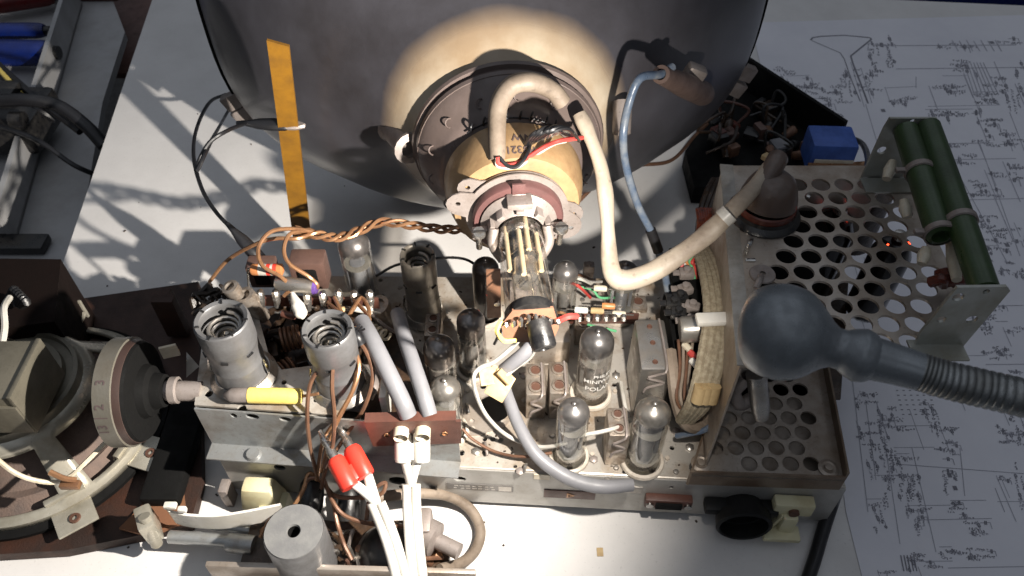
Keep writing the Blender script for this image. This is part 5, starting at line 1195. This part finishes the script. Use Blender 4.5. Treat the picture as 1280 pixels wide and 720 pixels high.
# ------------------------------------------------------------------ things behind the cage
g = thing('component_tray', 'black unit full of dark components behind the cage', 'circuit unit', P(960, 160, 0))
w = MB(); tp_ = [P(922, 92, .35), P(1050, 178, .35), P(1060, 230, .35), P(870, 225, .35), P(858, 180, .35)]
w.plate([(p.x, p.y) for p in tp_], [], .02, .25); w.build('base', M_['blackmat'], g)
w = MB(); rimwall(w, V((tp_[0].x, tp_[0].y, 0)), V((tp_[1].x, tp_[1].y, 0)), .25, .65, -.05); w.build('side_rail', M_['blackmat'], g)
pal = ['dirtbrown', 'brownwire', 'dirtbrown', 'browntrans', 'black', 'redband', 'wirebk', 'dirtbrown', 'black', 'black', 'greysl', 'brownpax']
for k in range(46):
    x, y = random.uniform(885, 1010), random.uniform(135, 200)
    if x-885 < (165-y)*1.2 or x > 960+(y-130)*.9: continue
    p = P(x, y, .3); w = MB(); c_ = random.choice(pal)
    if k % 3 == 0: w.lathe([(0, 0), (.05, 0), (.055, .14), (.04, .16), (0, .16)], p, V((random.uniform(-1, 1), random.uniform(-1, 1), .6)), 12); w.build('component', M_[c_], g)
    elif k % 3 == 1: w.tube([p, p+V((random.uniform(-.1, .1), .1, .25)), p+V((random.uniform(-.3, .3), random.uniform(-.2, .2), .2)), p+V((random.uniform(-.4, .4), random.uniform(-.2, .2), .05))], .018, 7); w.build('hookup_wire', M_[c_], g)
    else: w.box(p+V((0, 0, .08)), [random.uniform(.06, .18) for _ in range(3)], rot=Matrix.Rotation(random.uniform(0, 3), 3, 'Z'), bev=.01); w.build('component', M_[c_], g)
g = thing('blue_block', 'blue wrapped block with a cream side behind the cage', 'transformer', P(1035, 195, .3))
c = P(1036, 186, .75); w = MB(); w.box(c, (.46, .36, .34), rot=Matrix.Rotation(-.05, 3, 'Z'), bev=.03); w.build('blue_wrap', M_['bluebox'], g)
w = MB(); w.box(c+V((0.01, -.175, -.10)), (.40, .04, .20), rot=Matrix.Rotation(-.05, 3, 'Z'), bev=.01); w.build('cream_side', M_['bead'], g)
w = MB()
for k in range(4): w.tube([P(1010, 205+k, .7), P(1040, 206+k, .7), P(1082, 203+k, .7)], .015, 6)
w.build('winding', M_['copper'], g)
g = MB(); g.box(P(963, 200, ZT-.4), (.07, .16, .05), rot=Matrix.Rotation(.6, 3, 'Z'), bev=.01); tag(g.build('orange_capacitor', M_['tape']), 'small orange capacitor behind the brown cap', 'capacitor')
lead('brown_lead', [P(720, 215, .9), P(760, 208, .95), P(800, 206, .8), P(840, 200, .6), P(868, 170, .5), P(884, 155, .4)], .02, 'brownwire', 'brown lead crossing behind the chassis below the picture tube', 'wire')
lead('brown_lead', [P(715, 260, .9), P(735, 240, .95), P(760, 215, .9), P(790, 210, .8)], .02, 'brownwire', 'brown lead rising from the tube neck towards the back', 'wire')

# ------------------------------------------------------------------ desk lamp
HL = P(976, 415, 3.4); rH = R(HL, 61)
dd_ = V((-.75, .50, -.43)).normalized()
lamp = thing('desk_lamp', 'grey gooseneck work lamp reaching in from the right over the cage', 'lamp', (6.2, 2.6, 0))
u_, v_, w_ = frame_of(dd_); nk = V((1, 0, 0))
g = MB(); prof = []
for k in range(15):
    an = PI-(PI-math.radians(58))*k/14
    prof.append((rH*math.sin(an), rH*math.cos(an)))
prof += [(rH*.80, rH*.56), (rH*.82, rH*.3), (rH*.4, -.2*rH), (0, -.25*rH)]
prof[0] = (0, -rH)
g.lathe(prof, HL, dd_, 48, mats=[0]*14+[0, 1, 1, 1])
nbx = [(978, 59.5), (990, 59), (1002, 55), (1013, 48), (1024, 39), (1034, 30), (1043, 25), (1052, 25), (1063, 30), (1075, 33.5), (1086, 31), (1094, 26)]
nb = [P(x, 415+(x-978)*.30, 3.4) for x, r_ in nbx]
g.tube(nb, [r_*.00336 for x, r_ in nbx], 32, sub=3)
g.build('lamp_head', [M_['lampgrey'], M_['alu']], lamp)
g = MB(); g.lathe([(0, .1*rH), (rH*.34, .1*rH), (rH*.34, .14*rH), (0, .16*rH)], HL, dd_, 24); g.build('lamp_led', M_['led'], lamp)
g = MB(); g.tube([P(1090, 448, 3.4), P(1120, 456, 3.4), P(1150, 465, 3.4)], [.09, .083, .077], 22, sub=4); g.build('collar', M_['lampgrey'], lamp)
gp = [P(1148, 464, 3.4), P(1180, 474, 3.4), P(1230, 486, 3.4), P(1290, 500, 3.4), P(1370, 520, 3.3), V((3.6, 1.9, 3.0)), V((5.4, 2.3, 2.2)), V((6.2, 2.6, .15))]
g = MB(); g.tube(gp, .075, 20, sub=60, rf=lambda i, n: 1+.09*abs(math.sin(i*PI/11))**.6-.05)
g.build('gooseneck', M_['lampneck'], lamp)
g = MB(); g.lathe([(0, 0), (.7, 0), (.72, .04), (.66, .12), (.2, .18), (.12, .24), (0, .24)], (6.2, 2.6, .012), seg=40); g.build('lamp_base', M_['lampgrey'], lamp)

# ------------------------------------------------------------------ speaker on baffle
bf = MB(); BZ = .12
bf.plate([xy(-120, 385, BZ), xy(75, 377, BZ), xy(248, 352, BZ), xy(252, 600, BZ), xy(238, 655, BZ), xy(180, 668, BZ), xy(80, 688, BZ), xy(-120, 700, BZ)], [], .01, BZ)
tag(bf.build('baffle_board', M_['hardboard'], loc=P(100, 520, 0)), 'brown hardboard panel lying under the loudspeaker', 'board')
sp = thing('loudspeaker', 'loudspeaker with a pale slotted basket lying face down on brown board', 'loudspeaker', P(35, 530, BZ))
SC = P(33, 506, .45); SC.z = 0
def basket():
    g = MB(); seg = 96; NS = 7
    rad = [(.99, .20), (.99, .25), (.95, .27), (.925, .29), (.77, .44), (.62, .62), (.58, .68), (.52, .72), (.46, .73)]
    rows = []
    for r, z in rad: rows.append([g.bm.verts.new((SC.x+r*math.cos(2*PI*k/seg), SC.y+r*math.sin(2*PI*k/seg), z)) for k in range(seg)])
    for i in range(len(rad)-1):
        for k in range(seg):
            ph = (k*NS/seg) % 1
            if i in (3, 4) and .14 < ph < .86: continue
            g.face((rows[i][k], rows[i][(k+1) % seg], rows[i+1][(k+1) % seg], rows[i+1][k]))
    return g
bo = basket().build('basket', M_['speaker'], sp)
md = bo.modifiers.new('thick', 'SOLIDIFY'); md.thickness = .03
g = MB(); g.lathe([(.92, .18), (.84, .22), (.78, .30), (.70, .27), (.45, .50), (.3, .62)], SC, seg=64); g.build('paper_cone', M_['cone'], sp)
g = MB(); g.lathe([(1.0, .13), (1.04, .13), (1.05, .18), (.99, .20)], SC, seg=64); g.build('gasket', M_['blackmat'], sp)
g = MB(); g.lathe([(.56, .68), (.53, .72), (.52, .77), (.49, .78), (.48, .74), (.42, .74), (.41, .80), (0, .81)], SC, seg=56); g.build('magnet_plate', M_['magnet'], sp)
for an in (-.95, .35+PI/2, -.3):
    c = SC+V((1.02*math.cos(an), 1.02*math.sin(an), .22)); g = MB(); R3 = Matrix.Rotation(an, 3, 'Z')
    g.box(c, (.36, .30, .025), rot=R3, bev=.01); g.box(c+R3 @ V((-.12, 0, .05)), (.05, .30, .10), rot=R3, bev=.01); g.lathe([(.02, .0), (.045, .0), (.04, .012), (.02, .012)], c+R3 @ V((.08, 0, .015)), seg=16, mat=1); g.build('mounting_tab', [M_['speaker'], M_['rust']], sp)
g = MB(); c = P(-2, 482, 1.08); g.box(c, (.62, .52, .42), bev=.012); g.box(c+V((.29, 0, .005)), (.035, .54, .45), bev=.008); g.box(c+V((0, -.27, -.04)), (.60, .03, .32), bev=.008); g.build('magnet_yoke', M_['magnet'], sp)
g = MB(); g.tube([P(-20, 560, 1.1), P(20, 592, .95), P(60, 603, .8), P(85, 597, .75), P(105, 580, .8), P(130, 555, .8), P(150, 535, .8)], .018, 7); g.build('tinsel_lead', M_['bead'], sp)
g = MB(); g.tube([P(62, 590, .9), P(80, 598, .85), P(95, 600, .8)], .022, 7); g.box(P(88, 606, .78), (.14, .06, .05), bev=.01); g.build('terminal', M_['copper'], sp)
# hinge bracket at the top of the speaker
g = MB(); g.box(P(86, 386, .40), (.30, .03, .22), bev=.01); g.lathe([(0, .02), (.04, .02), (.04, 0)], P(86, 386, .42), (0, -1, .3), 14, mat=1); g.box(P(82, 398, .38), (.34, .14, .03), bev=.01)
tag(g.build('hinge_bracket', [M_['speaker'], M_['rust']]), 'pale bracket with a rusty keyhole above the loudspeaker', 'bracket')
g = MB(); g.plate([xy(-80, 322, .9), xy(76, 324, .9), xy(68, 402, .9), xy(-80, 420, .9)], [], .13, .9); 
tag(g.build('dark_cabinet', mat('black_brown', (.008, .004, .003), .8, spec=.15), loc=P(0, 370, .13)), 'very dark brown box at the left edge above the loudspeaker magnet', 'box')
lead('white_wire', [P(12, 372, 1.3), P(5, 385, 1.35), P(6, 410, 1.3), P(0, 440, 1.2), P(-10, 460, 1.2)], .025, 'whitewire', 'white wire hanging at the far left edge by the dark box', 'wire')
g = MB()
for k in range(6): g.tube([P(12+k*2, 372, 1.0), P(18+k*3, 362+k*3, 1.1), P(22+k, 382, 1.0)], .035, 8)
tag(g.build('component_lump', M_['black']), 'glossy black lump on top of the dark box at the far left', 'component')
g = MB(); c = P(214, 395, .4); g.box(c, (.2, .10, .5), bev=.02); g.box(c+V((0, .06, 0)), (.09, .16, .48), bev=.02)
tag(g.build('dusty_clamp', M_['hardboard']), 'dark brown clamp standing between the board and the tuner box', 'clamp')
# low black slab added as painted shade in the gap under the dial drum
g = MB(); g.box(P(222, 560, .2), (.30, 1.0, .14), bev=.03); tag(g.build('gap_shade_slab', M_['blackmat']), 'low matt black slab added as the shade between the loudspeaker and the tuner box', 'shade slab')
g = MB(); g.plate([xy(190, 600, .3), xy(214, 585, .3), xy(222, 600, .3), xy(226, 640, .3), xy(180, 660, .3), xy(140, 650, .3)], [], .13, .16)
tag(g.build('torn_board', mat('torn_brown', (.17, .075, .035), .8, 0, (.16, .07, .035), 4)), 'torn lighter brown board fragment by the loudspeaker tab', 'board')

# ------------------------------------------------------------------ front control board
cbz = .20
fb = thing('control_board', 'dirty brown control board in front of the chassis', 'control board', P(440, 690, 0))
g = MB(); g.plate([xy(318, 638, cbz), xy(420, 652, cbz), xy(530, 650, cbz), xy(562, 690, cbz), xy(555, 770, cbz), xy(296, 770, cbz), xy(300, 705, cbz)], [], .03, cbz); g.build('board', M_['dirtbrown'], fb)
g = MB(); g.box(P(430, 722, .35), (1.9, .04, .36), rot=Matrix.Rotation(-.03, 3, 'Z'), bev=.01); g.build('front_edge', M_['cage'], fb)
for k in range(52):
    x, y = random.uniform(325, 545), random.uniform(655, 712)
    if 335 < x < 415 or 455 < x < 520: continue
    p = P(x, y, cbz); w = MB(); c_ = random.choice(['dirtbrown', 'dustmetal', 'brownwire', 'rust', 'solder', 'dirtbrown', 'copper', 'black'])
    if k % 2: w.lathe([(0, .1), (.03, .09), (.04, .0)], p, V((random.uniform(-.6, .6), random.uniform(-.6, .6), 1)), 10)
    else: w.tube([p, p+V((random.uniform(-.06, .06), 0, .14)), p+V((random.uniform(-.15, .15), random.uniform(-.1, .1), .04))], .017, 7)
    w.build('component', M_[c_], fb)
b_ = P(387, 708, cbz); top_ = P(366, 668, 0)
kz = ztop(b_, 664); g = thing('grey_potentiometer', 'large grey ribbed potentiometer with a black centre hole', 'potentiometer', b_)
rK = R(V((b_.x, b_.y, kz)), 38)
w = MB(); hK = kz-cbz
seg = 60; rings = []
for r_, z_ in ((.98, 0), (1, .02), (1, hK*.5), (1.0, hK-.02), (.97, hK)):
    rings.append([w.bm.verts.new((b_.x+rK*r_*(1+.012*(k % 2))*math.cos(2*PI*k/seg), b_.y+rK*r_*(1+.012*(k % 2))*math.sin(2*PI*k/seg), cbz+z_)) for k in range(seg)])
for i in range(4):
    for k in range(seg): w.face((rings[i][k], rings[i][(k+1) % seg], rings[i+1][(k+1) % seg], rings[i+1][k]))
w.build('ribbed_body', M_['can'], g)
w = MB(); w.lathe([(rK*.97, hK-.005), (rK*.95, hK+.004), (.05, hK+.004), (.042, hK-.01), (.040, hK-.10), (0, hK-.10)], (b_.x, b_.y, cbz), seg=48, mats=[0, 0, 0, 1, 1]); w.build('top_face', [M_['ctrlgrey'], M_['blackmat']], g)
g = thing('rotor', 'dark round rotor with screw beside the white ribbon leads', 'rotor', P(487, 692, cbz))
w = MB(); c = P(487, 695, cbz); w.lathe([(.21, 0), (.22, .08), (.20, .12), (.17, .16), (.09, .19), (0, .20)], c, seg=36); w.build('dome', M_['black'], g)
w = MB(); w.lathe([(.23, 0), (.245, .01), (.245, .06), (.22, .07)], c, seg=36); w.build('metal_ring', M_['alu'], g)
w = MB(); w.lathe([(0, .23), (.03, .225), (.03, .18)], c+V((0, .02, 0)), seg=12); w.build('centre_screw', M_['solder'], g)
g = MB(); g.lathe([(0, 0), (.13, 0), (.13, .1), (.06, .12), (.06, .3), (0, .3)], P(530, 668, .35), (1, -.5, 0), 16); g.box(P(531, 660, .35), (.12, .2, .3), bev=.03)
tag(g.build('cable_gland', M_['dustmetal']), 'grey brown gland where the grey loop cable meets the board', 'cable gland')
lead('grey_cable', [P(470, 622, .45), P(515, 617, .35), P(556, 619, .2), P(585, 634, .08), P(600, 660, .06), P(595, 686, .06), P(578, 703, .12), P(550, 712, .25)], .043, 'beige', 'grey beige cable looping on the bench in front of the chassis', 'cable', seg=14)
# flat white strap
g = thing('metal_strap', 'bright flat metal strap bending along the chassis foot', 'strap', P(260, 640, .3))
w = MB(); pp = spline(Q([(206, 634, .50), (212, 640, .46), (235, 645, .45), (270, 646, .45), (305, 641, .45), (350, 632, .45)]), 6)
for s_ in (0,):
    va = []; 
    for p in pp:
        va.append([w.bm.verts.new(p+V((0, 0, .0))), w.bm.verts.new(p+V((0, .0, -.20))), w.bm.verts.new(p+V((0, .02, -.20))), w.bm.verts.new(p+V((0, .02, 0)))])
    for i in range(len(va)-1):
        for k in range(4): w.face((va[i][k], va[i][(k+1) % 4], va[i+1][(k+1) % 4], va[i+1][k]))
w.build('strap', M_['white'], g); w = MB(); w.box(P(213, 632, .52), (.09, .05, .04), bev=.01); w.box(P(228, 637, .5), (.06, .04, .05), bev=.01); w.build('hook', M_['white'], g)
g = MB(); g.tube([P(212, 671, .2), P(260, 674, .2), P(296, 678, .2)], .05, 14, sub=2); g.tube([P(286, 678, .2), P(318, 682, .2)], .075, 14, sub=1); g.tube([P(255, 655, .15), P(316, 664, .15)], .035, 10, sub=1)
tag(g.build('control_shaft', M_['zincgrey']), 'steel shaft lying between the brown board and the grey potentiometer', 'shaft')
g = MB(); g.box(P(186, 655, .35), (.12, .2, .25), rot=Matrix.Rotation(.5, 3, 'Z'), bev=.02); g.tube([P(180, 645, .5), P(190, 665, .35), P(196, 680, .2)], .045, 10)
tag(g.build('clip_fitting', M_['speaker']), 'bright metal fitting at the corner of the brown board', 'fitting')
lead('power_cable', [P(1046, 612, .35), P(1040, 630, .1), P(1030, 660, .06), P(1018, 700, .06), P(1005, 740, .06), P(990, 800, .06)], .052, 'wirebk', 'thick black power cable leaving the right front corner of the chassis', 'cable', seg=12)
# dust crumbs on the bench
g = MB()
for _ in range(70):
    x, y = random.uniform(120, 1000), random.uniform(130, 715); p = P(x, y, .001); s_ = random.uniform(.006, .016)
    g.box(p+V((0, 0, s_*.4)), (s_*2*random.random()+.004, s_, s_*.7), rot=Matrix.Rotation(random.uniform(0, 3), 3, 'Z'))
tag(g.build('crumbs', M_['dirtbrown'], loc=(0, 4, 0)), 'scattered dark crumbs on the white bench', 'crumbs', kind='stuff')
bp = MB(); bp.box(P(750, 690, .004), (.05, .07, .006), bev=.002); tag(bp.build('wax_drip', M_['tape']), 'small yellowish drip on the bench in front of the chassis', 'drip')

# small debris, screws and wire ends on the chassis deck
g = MB()
for _ in range(150):
    x, y = random.uniform(470, 850), random.uniform(360, 585); p = P(x, y, CZ+.001); s_ = random.uniform(.005, .014)
    g.box(p+V((0, 0, s_*.3)), (s_*2.5*random.random()+.004, s_, s_*.5), rot=Matrix.Rotation(random.uniform(0, 3), 3, 'Z'))
tag(g.build('deck_dirt', M_['dirtbrown'], loc=(0, 4, CZ)), 'crumbs of dirt scattered on the chassis deck', 'dirt', kind='stuff')
for k, (x, y) in enumerate([(655, 470), (706, 548), (742, 575), (595, 565), (650, 590), (770, 470), (788, 470), (528, 405), (575, 440), (640, 400), (845, 540), (862, 560)]):
    g = MB(); p = P(x, y, CZ); g.lathe([(.018, 0), (.034, .004), (.034, .018), (.022, .026), (0, .026)], p, seg=6); g.build('hex_nut', M_['alu'] if k % 2 else M_['dustmetal'], ch)
for k, (x, y, l, m_) in enumerate([(606, 553, 16, 'dustmetal'), (583, 505, 12, 'steel'), (655, 590, -10, 'alu')]):
    g = MB(); a = P(x, y, CZ+.02); b_ = P(x+3, y+l, CZ+.04); g.tube([a, a.lerp(b_, .5)+V((0, 0, .02)), b_], .012, 7); g.build('bent_pin', M_[m_], ch)
lead('dark_wire', [P(452, 378, 1.1), P(470, 398, 1.1), P(488, 412, 1.0), P(505, 418, .9)], .016, 'dustmetal', 'short stiff grey wire between the heads of the grey sleeves', 'wire')
g = MB(); c = P(462, 408, 1.05); g.tube(helix(c, c+V((.16, -.14, .05)), .035, 4), .012, 6, sub=1); tag(g.build('trimmer_coil', M_['bead']), 'tiny cream wound coil beside the left grey sleeve', 'coil')
g = MB(); g.tube([P(470, 470, 1.0), P(468, 485, 1.05), P(462, 498, 1.0)], .03, 8); g.box(P(462, 470, .95), (.16, .16, .10), bev=.02); tag(g.build('tuner_terminal', M_['dustmetal']), 'dusty terminal between the middle shield and the left grey sleeve', 'terminal')
for k, (x0, y0, x1, y1, m_) in enumerate([(705, 345, 745, 353, 'brownwire'), (703, 348, 748, 360, 'whitewire'), (706, 352, 738, 372, 'redwire'), (640, 398, 618, 430, 'wirebk'), (690, 392, 716, 400, 'copper')]):
    lead('hookup_wire', [P(x0, y0, .95), P((x0+x1)/2, (y0+y1)/2-5, 1.05), P(x1, y1, .8)], .013, m_, ['brown hookup wire behind the rear silver topped valve', 'white hookup wire behind the rear silver topped valve', 'red hookup wire behind the rear silver topped valve', 'black hookup wire below left of the tube socket', 'copper hookup wire right of the tube socket'][k], 'wire', 'hookup wires around the tube socket')
# grey dust-covered shelf of parts at the back edge of the chassis under the tube
for k, (x, y, w_) in enumerate([(648, 372, .16), (664, 366, .10), (790, 362, .12), (808, 352, .10), (735, 345, .10)]):
    g = MB(); p = P(x, y, CZ); g.box(p+V((0, 0, .08)), (w_, w_*.8, .16), bev=.02); g.lathe([(0, .18), (.025, .175), (.03, .15)], p, seg=10)
    tag(g.build('small_can', M_['dustmetal']), ['dusty square can left of the tube neck end', 'smaller dusty can right beside the tube neck end', 'dusty square can right of the rear pale valve', 'dusty square can nearest the blue lead', 'dusty square can on the chassis back edge'][k], 'metal can', 'small dusty cans')

# ------------------------------------------------------------------ light
L0 = HL+dd_*rH*.98
li = bpy.data.lights.new('lamp_light', 'SPOT'); li.energy = 570; li.color = (1, .93, .84); li.shadow_soft_size = .04
li.spot_size = math.radians(140); li.spot_blend = 1
li.use_nodes = True; _e = li.node_tree.nodes['Emission']; _fo = li.node_tree.nodes.new('ShaderNodeLightFalloff'); _fo.inputs['Strength'].default_value = 1; li.node_tree.links.new(_fo.outputs['Linear'], _e.inputs['Strength'])
lo_ = bpy.data.objects.new('lamp_light', li); COL.objects.link(lo_); lo_.location = L0
lo_.rotation_euler = dd_.to_track_quat('-Z', 'Y').to_euler()
w = bpy.data.worlds.new('World'); sc.world = w; w.use_nodes = True; nt = w.node_tree; bg = nt.nodes['Background']
tc = N(nt, 'ShaderNodeTexCoord'); sp_ = N(nt, 'ShaderNodeSeparateXYZ'); nt.links.new(tc.outputs['Generated'], sp_.inputs[0])
r1 = ramp(nt, sp_.outputs['Z'], .30, .95, (.05, .055, .065, 1), (.35, .375, .42, 1))
nz = N(nt, 'ShaderNodeTexNoise', Scale=2.2, Detail=2); nt.links.new(tc.outputs['Generated'], nz.inputs['Vector'])
r2 = ramp(nt, nz.outputs['Fac'], .42, .58, (.35,)*3+(1,), (1.25,)*3+(1,))
mx = N(nt, 'ShaderNodeMix', data_type='RGBA', blend_type='MULTIPLY'); mx.inputs['Factor'].default_value = 1
nt.links.new(r1.outputs[0], mx.inputs['A']); nt.links.new(r2.outputs[0], mx.inputs['B']); nt.links.new(mx.outputs['Result'], bg.inputs[0]); bg.inputs[1].default_value = 1.1
sc.view_settings.view_transform = 'Standard'; sc.view_settings.look = 'None'; sc.view_settings.exposure = 0; sc.view_settings.gamma = 1
sc.cycles.max_bounces = 8; sc.cycles.transparent_max_bounces = 16; sc.cycles.use_denoising = True; sc.cycles.sample_clamp_indirect = 4
